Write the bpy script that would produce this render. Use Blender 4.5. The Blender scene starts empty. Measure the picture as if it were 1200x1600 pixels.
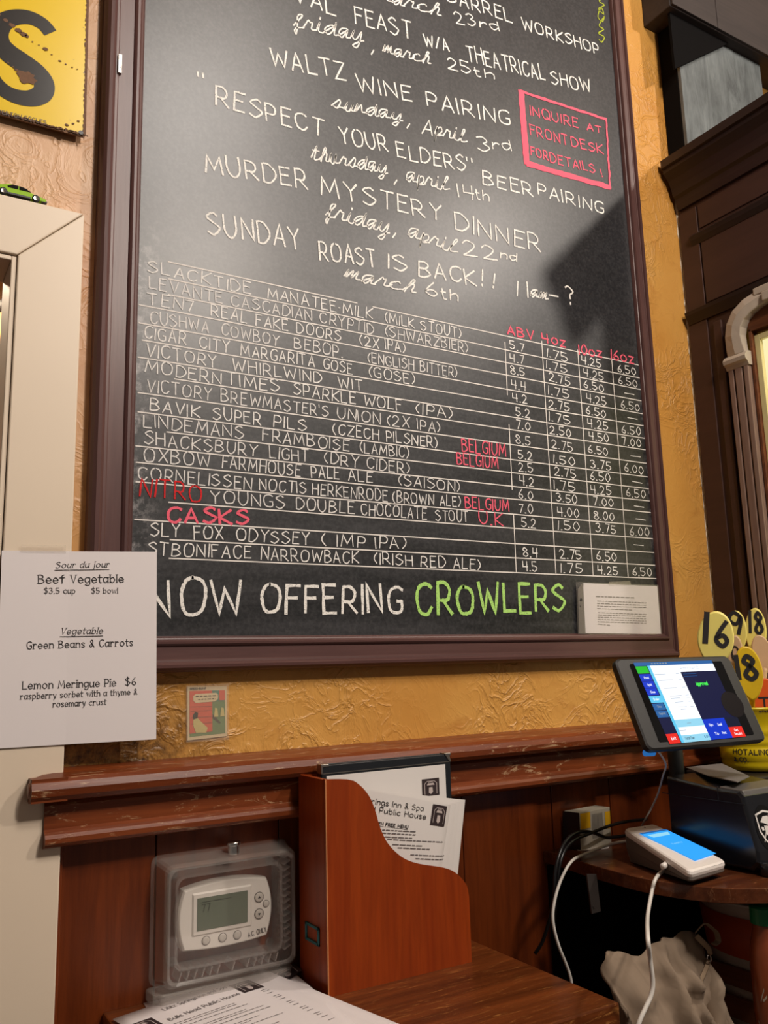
import bpy, math, random
from mathutils import Vector, Matrix
random.seed(7)
sc = bpy.context.scene
# ------------------------------------------------------------------ camera
F = 1341.2; YAW, PITCH, ROLL = 0.54635641, 0.17662668, -0.02736129
CAM = Vector((0, -1.3, 1.5))
_f = Vector((math.sin(YAW)*math.cos(PITCH), math.cos(YAW)*math.cos(PITCH), math.sin(PITCH)))
_r = Vector((math.cos(YAW), -math.sin(YAW), 0)); _u = _r.cross(_f)
R_ = _r*math.cos(ROLL) + _u*math.sin(ROLL); U_ = -_r*math.sin(ROLL) + _u*math.cos(ROLL)
cd = bpy.data.cameras.new('camera'); cam = bpy.data.objects.new('camera', cd)
sc.collection.objects.link(cam); sc.camera = cam
cd.sensor_fit = 'HORIZONTAL'; cd.sensor_width = 36; cd.lens = F/1200*36; cd.clip_start = .02
m = Matrix(((R_.x, U_.x, -_f.x, CAM.x), (R_.y, U_.y, -_f.y, CAM.y), (R_.z, U_.z, -_f.z, CAM.z), (0, 0, 0, 1)))
cam.matrix_world = m
# ------------------------------------------------------------------ world, lights, exposure
sc.view_settings.view_transform = 'Standard'; sc.view_settings.look = 'None'
sc.view_settings.exposure = 0.07; sc.view_settings.gamma = 1; sc.view_settings.use_curve_mapping = False
w = bpy.data.worlds.new('world'); sc.world = w; w.use_nodes = True
w.node_tree.nodes['Background'].inputs[0].default_value = (1, .86, .74, 1)
w.node_tree.nodes['Background'].inputs[1].default_value = .11
def area(name, loc, target, size, power, col):
    l = bpy.data.lights.new(name, 'AREA'); l.shape = 'DISK'; l.size = size; l.energy = power; l.color = col
    o = bpy.data.objects.new(name, l); sc.collection.objects.link(o); o.location = loc
    o.rotation_euler = (Vector(target)-Vector(loc)).to_track_quat('-Z', 'Y').to_euler(); return o
area('lamp_front', (1.0, -1.75, 2.95), (.7, 0, 1.7), .16, 20, (1, .89, .78))
area('lamp_over_cabinet', (2.63, -2.2, 3.65), (1.2, 0, 2.3), .12, 34, (1, .90, .80))
area('lamp_ceiling', (1.0, -1.9, 3.85), (.6, 0, 2.3), .5, 34, (1, .92, .84))
area('lamp_far_room', (-.3, 1.6, 2.9), (-.1, 1.9, 1.2), .5, 45, (1, .80, .58))

# ------------------------------------------------------------------ pixel -> plane helpers (real planes of the room)
def ray(x, y): return R_*((x-600)/F) - U_*((y-800)/F) + _f
def onY(x, y, Y=0.): d = ray(x, y); return CAM + d*((Y-CAM.y)/d.y)
def onX(x, y, X): d = ray(x, y); return CAM + d*((X-CAM.x)/d.x)
def onZ(x, y, Z): d = ray(x, y); return CAM + d*((Z-CAM.z)/d.z)
class Plane:
    def __init__(s, P, u, v): s.P, s.u, s.v = Vector(P), Vector(u).normalized(), Vector(v).normalized(); s.n = s.u.cross(s.v)
    def at(s, x, y): d = ray(x, y); p = CAM + d*((s.P-CAM).dot(s.n)/d.dot(s.n)); q = p-s.P; return (q.dot(s.u), q.dot(s.v))
    def map(s, off=0.):
        return lambda a, b: s.P + s.u*a + s.v*b + s.n*off

# ------------------------------------------------------------------ materials
def lin(c):
    return tuple(((v/255)/12.92 if v/255 <= .04045 else ((v/255+.055)/1.055)**2.4) for v in c)
class NT:
    def __init__(s, name):
        s.m = bpy.data.materials.new(name); s.m.use_nodes = True; s.t = s.m.node_tree; s.b = s.t.nodes['Principled BSDF']
        s.co = None
    def n(s, typ, **k):
        x = s.t.nodes.new(typ)
        for a, v in k.items(): setattr(x, a, v)
        return x
    def l(s, a, b): s.t.links.new(a, b)
    def coord(s, scale=(1, 1, 1)):
        g = s.n('ShaderNodeNewGeometry'); mp = s.n('ShaderNodeMapping'); mp.inputs['Scale'].default_value = scale
        s.l(g.outputs['Position'], mp.inputs[0]); return mp.outputs[0]
    def noise(s, scale, detail=4, rough=.6, stretch=(1, 1, 1), dist=0):
        x = s.n('ShaderNodeTexNoise'); x.inputs['Scale'].default_value = scale; x.inputs['Detail'].default_value = detail
        x.inputs['Roughness'].default_value = rough; x.inputs['Distortion'].default_value = dist
        s.l(s.coord(stretch), x.inputs['Vector']); return x.outputs['Fac']
    def ramp(s, fac, stops):
        x = s.n('ShaderNodeValToRGB'); e = x.color_ramp.elements
        while len(e) < len(stops): e.new(.5)
        for i, (p, c) in enumerate(stops):
            e[i].position = p; e[i].color = (*c, 1) if not isinstance(c, (int, float)) else (c, c, c, 1)
        s.l(fac, x.inputs[0]); return x.outputs[0]
    def mix(s, fac, a, b, mode='MIX'):
        x = s.n('ShaderNodeMix', data_type='RGBA', blend_type=mode)
        for i, v in ((0, fac), (6, a), (7, b)):
            if isinstance(v, (int, float)): x.inputs[i].default_value = v
            elif isinstance(v, tuple): x.inputs[i].default_value = (*v, 1)
            else: s.l(v, x.inputs[i])
        return x.outputs[2]
    def col(s, c):
        if isinstance(c, tuple): s.b.inputs['Base Color'].default_value = (*c, 1)
        else: s.l(c, s.b.inputs['Base Color'])
    def bump(s, h, strength=.5, dist=.002):
        x = s.n('ShaderNodeBump'); x.inputs['Strength'].default_value = strength; x.inputs['Distance'].default_value = dist
        s.l(h, x.inputs['Height']); s.l(x.outputs[0], s.b.inputs['Normal'])
    def p(s, rough=.5, metal=0., spec=.5, **k):
        s.b.inputs['Roughness'].default_value = rough; s.b.inputs['Metallic'].default_value = metal
        s.b.inputs['Specular IOR Level'].default_value = spec
        for a, v in k.items(): s.b.inputs[a].default_value = v
        return s.m
def plain(name, rgb, rough=.5, metal=0., spec=.5, var=.12, sc_=60, bump=0., **k):
    n = NT(name); c = lin(rgb)
    n.col(n.mix(n.noise(sc_), tuple(v*(1-var) for v in c), tuple(min(1, v*(1+var)) for v in c)))
    if bump: n.bump(n.noise(sc_*4), bump, .001)
    return n.p(rough, metal, spec, **k)
def emis(name, rgb, st=1.):
    n = NT(name); c = lin(rgb); n.col((0.01, .01, .01)); n.b.inputs['Emission Color'].default_value = (*c, 1)
    n.b.inputs['Emission Strength'].default_value = st; return n.p(.3, 0, .05)
def wood(name, a, b, axis='z', rough=.35, scale=14, scratch=None, spec=.4, fine=.12):
    n = NT(name); st = {'z': (3, 3, .22), 'x': (.22, 3, 3), 'y': (3, .22, 3)}[axis]
    g = n.noise(scale, 6, .6, st, .6); g2 = n.noise(scale*7, 3, .6, st)
    c = n.mix(n.ramp(g, [(.3, 0.), (.72, 1.)]), lin(a), lin(b))
    c = n.mix(n.ramp(g2, [(.35, fine*2), (.6, 0.)]), c, tuple(v*.45 for v in lin(a)))
    if scratch:
        s2 = n.noise(26, 8, .8, {'x': (.5, 6, 2), 'y': (6, .5, 2), 'z': (6, 6, .5)}[axis], 1.2)
        c = n.mix(n.ramp(s2, [(.57, 0.), (.64, .75)]), c, lin(scratch))
    n.col(c); n.bump(g2, .15, .0008); return n.p(rough, 0, spec)
def plaster():
    n = NT('painted_plaster'); 
    big = n.noise(2.2, 5, .6); med = n.noise(9, 6, .65, (1, 1, 1), .6)
    c = n.mix(n.ramp(big, [(.3, 0.), (.7, 1.)]), lin((196, 136, 60)), lin((216, 164, 86)))
    c = n.mix(n.ramp(med, [(.55, 0.), (.72, .6)]), c, lin((172, 110, 44)))
    # pinkish tan towards the left pier, ochre on the right and low down
    g = n.n('ShaderNodeNewGeometry'); sx = n.n('ShaderNodeSeparateXYZ'); n.l(g.outputs['Position'], sx.inputs[0])
    mr = n.n('ShaderNodeMapRange'); n.l(sx.outputs['X'], mr.inputs[0]); mr.inputs[1].default_value = .30; mr.inputs[2].default_value = .42
    mz = n.n('ShaderNodeMapRange'); n.l(sx.outputs['Z'], mz.inputs[0]); mz.inputs[1].default_value = 1.55; mz.inputs[2].default_value = 1.95
    mz.inputs[3].default_value = 1; mz.inputs[4].default_value = 0
    mm = n.n('ShaderNodeMath', operation='MAXIMUM'); n.l(mr.outputs[0], mm.inputs[0]); n.l(mz.outputs[0], mm.inputs[1])
    tan = n.mix(n.ramp(n.noise(6, 5, .6), [(.35, 0.), (.7, 1.)]), lin((214, 174, 136)), lin((190, 140, 98)))
    c = n.mix(mm.outputs[0], tan, c)
    # brown scorched stain behind the menu notice / comic, low on the left
    st = n.noise(70, 8, .75); st2 = n.noise(12, 4, .6)
    mx = n.n('ShaderNodeMapRange'); n.l(sx.outputs['X'], mx.inputs[0]); mx.inputs[1].default_value = .52; mx.inputs[2].default_value = .38
    mz2 = n.n('ShaderNodeMapRange'); n.l(sx.outputs['Z'], mz2.inputs[0]); mz2.inputs[1].default_value = 1.50; mz2.inputs[2].default_value = 1.44
    a1 = n.n('ShaderNodeMath', operation='MULTIPLY'); n.l(mx.outputs[0], a1.inputs[0]); n.l(mz2.outputs[0], a1.inputs[1])
    a2 = n.n('ShaderNodeMath', operation='MULTIPLY'); n.l(a1.outputs[0], a2.inputs[0]); n.l(n.ramp(n.mix(.5, st, st2), [(.42, 1.), (.56, .35)]), a2.inputs[1])
    c = n.mix(a2.outputs[0], c, lin((72, 44, 22)))
    n.col(c)
    # trowel ridges
    v1 = n.n('ShaderNodeTexVoronoi', feature='SMOOTH_F1'); v1.inputs['Scale'].default_value = 9
    warp = n.n('ShaderNodeTexNoise'); warp.inputs['Scale'].default_value = 7; warp.inputs['Detail'].default_value = 3
    cc = n.coord(); n.l(cc, warp.inputs['Vector'])
    add = n.n('ShaderNodeMix', data_type='VECTOR'); add.inputs[0].default_value = .22
    n.l(cc, add.inputs[4]); n.l(warp.outputs['Color'], add.inputs[5]); n.l(add.outputs[1], v1.inputs['Vector'])
    rid = n.noise(15, 3, .5, (1, 1, 1), 2.5)
    r = n.ramp(rid, [(.40, 0.), (.50, 1.), (.53, .35), (.62, 0.)])
    r2 = n.ramp(n.noise(13, 6, .7, (1.7, 1, .6), .8), [(.46, 0.), (.62, 1.)])
    h = n.mix(.5, n.mix(.5, r, r2, 'ADD'), n.noise(40, 4), 'ADD')
    msk = n.ramp(n.noise(4, 2), [(.42, 0.12), (.6, 1.)])
    h = n.mix(1., h, msk, 'MULTIPLY')
    hs = n.n('ShaderNodeMapRange'); n.l(mm.outputs[0], hs.inputs[0]); hs.inputs[3].default_value = .40; hs.inputs[4].default_value = 1.
    h = n.mix(1., h, hs.outputs[0], 'MULTIPLY')
    n.bump(h, .52, .0045); return n.p(.42, 0, .45)
def slate_mat():
    n = NT('chalkboard_slate')
    big = n.noise(2.6, 5, .62, (1, 1, .7), .4); st = n.noise(9, 6, .7, (.22, 1, 2.2), .3); fine = n.noise(160, 3, .7)
    g = n.n('ShaderNodeNewGeometry'); sx = n.n('ShaderNodeSeparateXYZ'); n.l(g.outputs['Position'], sx.inputs[0])
    mz = n.n('ShaderNodeMapRange'); n.l(sx.outputs['Z'], mz.inputs[0]); mz.inputs[1].default_value = 2.17; mz.inputs[2].default_value = 2.24
    c_up = n.mix(n.ramp(big, [(.36, 0.), (.74, 1.)]), lin((24, 24, 28)), lin((50, 50, 54)))
    c_lo = n.mix(n.ramp(st, [(.4, 0.), (.78, 1.)]), lin((18, 19, 22)), lin((60, 59, 62)))
    c = n.mix(mz.outputs[0], c_lo, c_up)
    c = n.mix(n.ramp(fine, [(.4, 0.), (.75, .10)]), c, lin((150, 148, 148)))
    # wiped chalk dust crowding the left and right edges of the drinks list
    e1 = n.n('ShaderNodeMapRange'); n.l(sx.outputs['X'], e1.inputs[0]); e1.inputs[1].default_value = .385; e1.inputs[2].default_value = .34
    e2 = n.n('ShaderNodeMapRange'); n.l(sx.outputs['X'], e2.inputs[0]); e2.inputs[1].default_value = 1.462; e2.inputs[2].default_value = 1.478
    em = n.n('ShaderNodeMath', operation='MAXIMUM'); n.l(e1.outputs[0], em.inputs[0]); n.l(e2.outputs[0], em.inputs[1])
    inv = n.n('ShaderNodeMath', operation='SUBTRACT'); inv.inputs[0].default_value = 1; n.l(mz.outputs[0], inv.inputs[1])
    e3 = n.n('ShaderNodeMath', operation='MULTIPLY'); n.l(em.outputs[0], e3.inputs[0]); n.l(inv.outputs[0], e3.inputs[1])
    e4 = n.n('ShaderNodeMath', operation='MULTIPLY'); n.l(e3.outputs[0], e4.inputs[0]); n.l(n.ramp(n.noise(60, 6, .8), [(.5, 0.), (.68, .7)]), e4.inputs[1])
    c = n.mix(e4.outputs[0], c, lin((170, 165, 165)))
    n.col(c); n.bump(n.noise(5, 3), .12, .004); return n.p(.37, 0, .55)
def chalk(name, rgb, cover=.46, grain=420):
    n = NT(name); f = n.noise(grain, 4, .75)
    n.col(n.mix(n.ramp(f, [(cover-.08, 0.), (cover+.06, 1.)]), lin((62, 62, 65)), lin(rgb))); return n.p(.95, 0, .1)
M = {}
M['plaster'] = plaster(); M['slate'] = slate_mat()
M['chalk'] = chalk('white_chalk', (240, 236, 230), .40); M['chalk_thin'] = chalk('thin_white_chalk', (232, 228, 224), .36, 500)
M['chalk_dim'] = chalk('dusty_chalk', (222, 218, 215), .36, 500)
M['chalk_pink'] = chalk('pink_chalk', (238, 104, 124), .30); M['chalk_red'] = chalk('red_chalk', (206, 50, 52), .38)
M['chalk_green'] = chalk('green_chalk', (176, 222, 120), .40); M['chalk_olive'] = chalk('yellow_green_chalk', (175, 185, 60), .42)
M['rule'] = plain('painted_rule', (225, 218, 212), .8)
M['frame'] = wood('frame_brown_paint', (78, 50, 48), (96, 66, 62), 'z', .38, 10, fine=.06)
M['frame_x'] = wood('frame_brown_paint_x', (78, 50, 48), (96, 66, 62), 'x', .38, 10, fine=.06)
M['cream'] = plain('cream_door_paint', (224, 206, 184), .42, var=.03, sc_=8)
M['wainscot'] = wood('red_brown_wainscot', (82, 33, 10), (120, 54, 19), 'z', .34, 9)
M['rail'] = wood('chair_rail_stain', (98, 42, 16), (134, 66, 30), 'x', .36, 10, scratch=(205, 170, 130))
M['table'] = wood('worn_table_wood', (70, 32, 10), (122, 62, 26), 'x', .3, 10, scratch=(176, 118, 62))
M['filewood'] = wood('cherry_veneer', (128, 44, 8), (160, 66, 16), 'z', .36, 7)
M['fileedge'] = plain('worn_pale_edge', (196, 128, 80), .6, var=.3, sc_=200)
M['cab'] = wood('dark_brown_cabinet', (60, 38, 31), (72, 46, 38), 'y', .5, 6, fine=.05)
M['cabdark'] = wood('blackish_cabinet_moulding', (38, 24, 20), (52, 34, 28), 'y', .45, 6, fine=.05)
M['pil'] = wood('grey_brown_pilaster', (124, 98, 86), (150, 124, 110), 'z', .33, 8, fine=.06)
M['corbel'] = plain('pale_bracket_paint', (186, 172, 156), .3, spec=.6, sc_=30)
M['black_wood'] = wood('black_stained_wood', (26, 20, 18), (44, 34, 28), 'x', .5, 8)
M['soffit'] = wood('dark_beam', (52, 44, 42), (64, 54, 50), 'x', .7, 5)
M['counter'] = wood('worn_counter_wood', (70, 34, 18), (108, 58, 32), 'x', .24, 9, scratch=(140, 98, 66))
M['shadow_wood'] = plain('black_board_and_shadow', (13, 11, 11), .9, spec=.1)  # black wood, and the shadow triangle laid over the slate panel
n = NT('old_slate_panel'); a = n.noise(14, 7, .75, (2, 1, .35), .5); b = n.noise(5, 4, .6)
n.col(n.mix(n.ramp(n.mix(.4, a, b), [(.38, 0.), (.66, 1.)]), lin((56, 60, 61)), lin((120, 126, 126)))); M['oldslate'] = n.p(.6)
M['paper'] = plain('white_paper', (226, 218, 218), .75, var=.015, sc_=6, spec=.2)
M['paper2'] = plain('menu_paper', (222, 216, 212), .7, var=.015, sc_=6, spec=.2)
M['ink'] = plain('black_ink', (34, 30, 32), .7); M['greyink'] = plain('grey_ink', (105, 98, 98), .8)
M['logo'] = plain('dark_emblem_print', (48, 34, 36), .6); M['logo_w'] = plain('emblem_light_print', (190, 176, 172), .7)
n = NT('yellow_enamel'); g = n.n('ShaderNodeNewGeometry')
n.col(n.mix(n.ramp(n.noise(30, 6, .7), [(.66, 0.), (.70, 1.)]), lin((222, 186, 4)), lin((120, 84, 40)))); M['enamel'] = n.p(.28)
M['enamel_black'] = plain('black_enamel', (40, 37, 36), .25); M['rust'] = plain('rusty_metal', (110, 78, 56), .8, var=.4, sc_=250, bump=.4)
M['lime'] = plain('lime_car_paint', (150, 196, 40), .2, spec=.8); M['darkglass'] = plain('smoked_window', (30, 30, 30), .1)
M['darkplastic'] = plain('dark_grey_plastic', (48, 46, 46), .4); M['chrome'] = plain('chrome', (210, 208, 205), .18, 1.)
M['steel'] = plain('brushed_steel', (170, 165, 158), .35, 1.); M['rubber'] = plain('black_rubber', (22, 22, 22), .6)
M['thermo'] = plain('ivory_plastic', (226, 218, 208), .4, var=.02); M['lcd'] = plain('lcd_grey_green', (104, 112, 96), .25, var=.15, sc_=20)
M['button'] = plain('button_plastic', (196, 188, 178), .4)
M['black_case'] = plain('tablet_case_grey', (27, 25, 25), .5, bump=.1); M['black_gloss'] = plain('black_glass', (10, 10, 12), .08, spec=.7)
M['printer'] = plain('black_printer_plastic', (24, 25, 30), .22, spec=.6)
M['greycard'] = plain('grey_lid', (112, 108, 108), .5); M['white_plastic'] = plain('white_plastic', (240, 232, 226), .35, var=.02)
M['grey_plastic'] = plain('warm_grey_plastic', (104, 96, 90), .45); M['cable_white'] = plain('white_cable', (222, 216, 208), .4)
M['cable_black'] = plain('black_cable', (20, 20, 22), .3); M['spoon'] = plain('yellow_painted_spoon', (238, 222, 120), .45, var=.05)
M['spoon_deep'] = plain('deep_yellow_spoon', (228, 190, 30), .4, var=.08); M['spoon_wood'] = plain('bare_spoon_wood', (212, 176, 138), .5, var=.1)
M['orange'] = plain('orange_paint', (226, 92, 26), .45); M['tub'] = plain('yellow_tub_plastic', (226, 198, 22), .3, var=.05)
M['cloth'] = plain('beige_apron_cloth', (132, 114, 96), .9, var=.08, sc_=20, bump=.2); M['strap'] = plain('canvas_strap', (150, 128, 104), .9)
M['bucket'] = plain('off_white_bucket', (205, 195, 182), .5); M['orange_band'] = plain('orange_label', (180, 72, 34), .5)
M['green'] = plain('green_cap', (16, 110, 66), .4); M['sauce'] = plain('red_brown_sauce', (140, 68, 38), .25, var=.2)
M['wicker'] = wood('crate_wood', (88, 46, 24), (128, 74, 40), 'y', .55, 12); M['yellow_print'] = plain('yellow_print', (232, 176, 20), .5)
M['carton'] = plain('grey_white_carton', (178, 168, 152), .6); M['bracket'] = plain('dull_metal', (92, 84, 80), .45, .7)
M['teal'] = plain('teal_label_metal', (52, 108, 112), .35, .6); M['leather'] = plain('black_leatherette', (20, 24, 30), .4, bump=.4, sc_=300)
M['comic_bg'] = plain('cream_newsprint', (222, 200, 160), .7); M['comic_red'] = plain('comic_red', (214, 84, 58), .7); M['comic_green'] = plain('comic_green', (104, 132, 84), .7)
M['comic_teal'] = plain('comic_teal', (84, 130, 110), .7); M['comic_dk'] = plain('comic_dark', (60, 58, 50), .7)
M['floor'] = wood('dark_floor', (60, 38, 24), (84, 56, 36), 'x', .4); M['ceil'] = plain('cream_ceiling', (210, 190, 160), .7)
M['purple'] = plain('purple_marker', (150, 90, 130), .6)
def clear(name, rough=.06, tint=(1, 1, 1), haze=.08, hazecol=(200, 190, 182)):
    n = NT(name); t = n.t; out = t.nodes['Material Output']
    tr = n.n('ShaderNodeBsdfTransparent'); tr.inputs[0].default_value = (*tint, 1)
    gl = n.n('ShaderNodeBsdfGlossy'); gl.inputs['Roughness'].default_value = rough
    lw_ = n.n('ShaderNodeLayerWeight'); lw_.inputs['Blend'].default_value = .5; pw = n.n('ShaderNodeMath', operation='POWER'); n.l(lw_.outputs['Facing'], pw.inputs[0]); pw.inputs[1].default_value = 4
    fr = n.n('ShaderNodeMapRange'); n.l(pw.outputs[0], fr.inputs[0]); fr.inputs[3].default_value = .04; fr.inputs[4].default_value = .6
    df = n.n('ShaderNodeBsdfDiffuse'); df.inputs[0].default_value = (*lin(hazecol), 1)
    m1 = n.n('ShaderNodeMixShader'); m1.inputs[0].default_value = haze; n.l(tr.outputs[0], m1.inputs[1]); n.l(df.outputs[0], m1.inputs[2])
    m2 = n.n('ShaderNodeMixShader'); n.l(fr.outputs[0], m2.inputs[0]); n.l(m1.outputs[0], m2.inputs[1]); n.l(gl.outputs[0], m2.inputs[2])
    n.l(m2.outputs[0], out.inputs[0]); return n.m
M['clear'] = clear('clear_polycarbonate', haze=.03); M['clear_edge'] = clear('clear_edge_polycarbonate', .12, haze=.17); M['clear_lip'] = clear('frosted_edge_polycarbonate', .2, haze=.34)
M['film'] = clear('plastic_sleeve_film', .12, haze=.06); M['tape'] = clear('clear_tape', .25, haze=.10, hazecol=(225, 210, 190))
M['scr_blue'] = emis('screen_blue', (0, 52, 200)); M['scr_navy'] = emis('screen_navy', (8, 14, 58)); M['scr_white'] = emis('screen_white', (244, 248, 255), 1.15)
M['scr_cyan'] = emis('screen_cyan', (96, 200, 240)); M['scr_green'] = emis('screen_green', (30, 190, 40)); M['scr_red'] = emis('screen_red', (236, 40, 30))
M['scr_pale'] = emis('screen_pale_blue', (150, 215, 240)); M['scr_bar'] = emis('screen_bar_blue', (36, 96, 160)); M['scr_deep'] = emis('screen_deep', (10, 18, 44))
M['scr_reader'] = emis('reader_screen_blue', (46, 160, 250), 1.1); M['scr_bg'] = emis('screen_text_green', (70, 235, 80), 1.2); M['scr_grey'] = emis('screen_text_grey', (150, 165, 180), .8)
M['glow'] = emis('lamp_glow', (255, 190, 90), 4.); M['mirror_glow'] = emis('reflection_glow', (238, 226, 170), 1.1)
M['creamframe'] = plain('cream_window_bead', (224, 210, 150), .4)

# ------------------------------------------------------------------ mesh builder
class MB:
    def __init__(s): s.v = []; s.f = []; s.mi = []
    def add(s, vs, fs, mi=0):
        o = len(s.v); s.v += [Vector(p) for p in vs]; s.f += [tuple(i+o for i in f) for f in fs]; s.mi += [mi]*len(fs); return s
    def box(s, a, b, mi=0):
        x0, y0, z0 = a; x1, y1, z1 = b
        x0, x1 = min(x0, x1), max(x0, x1); y0, y1 = min(y0, y1), max(y0, y1); z0, z1 = min(z0, z1), max(z0, z1)
        return s.add([(x0, y0, z0), (x1, y0, z0), (x1, y1, z0), (x0, y1, z0), (x0, y0, z1), (x1, y0, z1), (x1, y1, z1), (x0, y1, z1)],
                     [(0, 3, 2, 1), (4, 5, 6, 7), (0, 1, 5, 4), (1, 2, 6, 5), (2, 3, 7, 6), (3, 0, 4, 7)], mi)
    def obox(s, P, u, v, n, su, sv, sn, mi=0):     # box at corner P, sizes along u, v, n
        P, u, v, n = Vector(P), Vector(u)*su, Vector(v)*sv, Vector(n)*sn
        c = [P, P+u, P+u+v, P+v]; vs = c+[q+n for q in c]
        return s.add(vs, [(0, 3, 2, 1), (4, 5, 6, 7), (0, 1, 5, 4), (1, 2, 6, 5), (2, 3, 7, 6), (3, 0, 4, 7)], mi)
    def prism(s, pts, d, mi=0):                    # closed polygon (3D points) extruded by vector d
        d = Vector(d); k = len(pts); vs = [Vector(p) for p in pts]; vs += [p+d for p in vs]
        return s.add(vs, [tuple(range(k))[::-1], tuple(range(k, 2*k))]+[(i, (i+1) % k, k+(i+1) % k, k+i) for i in range(k)], mi)
    def loft(s, rings, closed=True, caps=True, mi=0):
        k = len(rings[0]); vs = [p for r in rings for p in r]; fs = []
        for a in range(len(rings)-1):
            for i in range(k if closed else k-1):
                j = (i+1) % k; fs.append((a*k+i, a*k+j, (a+1)*k+j, (a+1)*k+i))
        if caps and closed: fs += [tuple(range(k))[::-1], tuple(range((len(rings)-1)*k, len(rings)*k))]
        return s.add(vs, fs, mi)
    def lathe(s, prof, c, axis=(0, 0, 1), seg=32, mi=0, caps=True):
        c, ax = Vector(c), Vector(axis).normalized(); t = Vector((1, 0, 0)) if abs(ax.x) < .9 else Vector((0, 1, 0))
        a = ax.cross(t).normalized(); b = ax.cross(a)
        rings = [[c+ax*h+(a*math.cos(q)+b*math.sin(q))*r for q in [2*math.pi*i/seg for i in range(seg)]] for r, h in prof]
        return s.loft(rings, True, caps, mi)
    def tube(s, pts, r, seg=8, mi=0, flat=None):
        pts = smooth([Vector(p) for p in pts], 6) if len(pts) > 2 else [Vector(p) for p in pts]
        rings = []; up = None
        for i, p in enumerate(pts):
            t = (pts[min(i+1, len(pts)-1)]-pts[max(i-1, 0)]).normalized()
            if up is None: up = t.orthogonal().normalized()
            up = (up - t*up.dot(t)).normalized(); bi = t.cross(up)
            rr = r[min(i*len(r)//len(pts), len(r)-1)] if isinstance(r, (list, tuple)) else r
            rings.append([p+up*math.cos(q)*rr+bi*math.sin(q)*rr*(flat or 1) for q in [2*math.pi*k/seg for k in range(seg)]])
        return s.loft(rings, True, True, mi)
def smooth(p, n):
    if len(p) < 3: return list(p)
    out = []
    closed = (p[0]-p[-1]).length < 1e-6
    for i in range(len(p)-1):
        a = p[i-1] if i > 0 else (p[-2] if closed else p[0]); b, c = p[i], p[i+1]
        d = p[i+2] if i+2 < len(p) else (p[1] if closed else p[-1])
        for k in range(n):
            t = k/n; out.append(.5*((2*b)+(c-a)*t+(2*a-5*b+4*c-d)*t*t+(3*b-a-3*c+d)*t**3))
    out.append(p[-1]); return out
COL = sc.collection
def origin(root):
    o = Vector((0, 0, 0))
    while root is not None: o = o + root.location; root = root.parent
    return o
def tag(o, label=None, cat=None, group=None, kind=None):
    if label: o['label'] = label
    if cat: o['category'] = cat
    if group: o['group'] = group
    if kind: o['kind'] = kind
    return o
def thing(name, label, cat, loc, group=None):
    o = bpy.data.objects.new(name, None); COL.objects.link(o); o.location = Vector(loc); o.empty_display_size = .02
    return tag(o, label, cat, group)
def build(name, mb, mat, root=None, loc=None, bev=0, sm=False, label=None, seg=2):
    me = bpy.data.meshes.new(name); off = origin(root) if root is not None else Vector(loc or (0, 0, 0))
    me.from_pydata([tuple(v-off) for v in mb.v], [], mb.f)
    for mm in (mat if isinstance(mat, (list, tuple)) else [mat]): me.materials.append(M[mm] if isinstance(mm, str) else mm)
    for p, i in zip(me.polygons, mb.mi): p.material_index = i; p.use_smooth = sm
    me.update(); o = bpy.data.objects.new(name, me); COL.objects.link(o)
    if root is not None: o.parent = root
    elif loc: o.location = loc
    if bev:
        b = o.modifiers.new('bevel', 'BEVEL'); b.width = bev; b.segments = seg; b.limit_method = 'ANGLE'; b.angle_limit = math.radians(40)
    if label: o['label'] = label
    return o
def struct(name, mb, mat, **k):
    return tag(build(name, mb, mat, **k), kind='structure')

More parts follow.
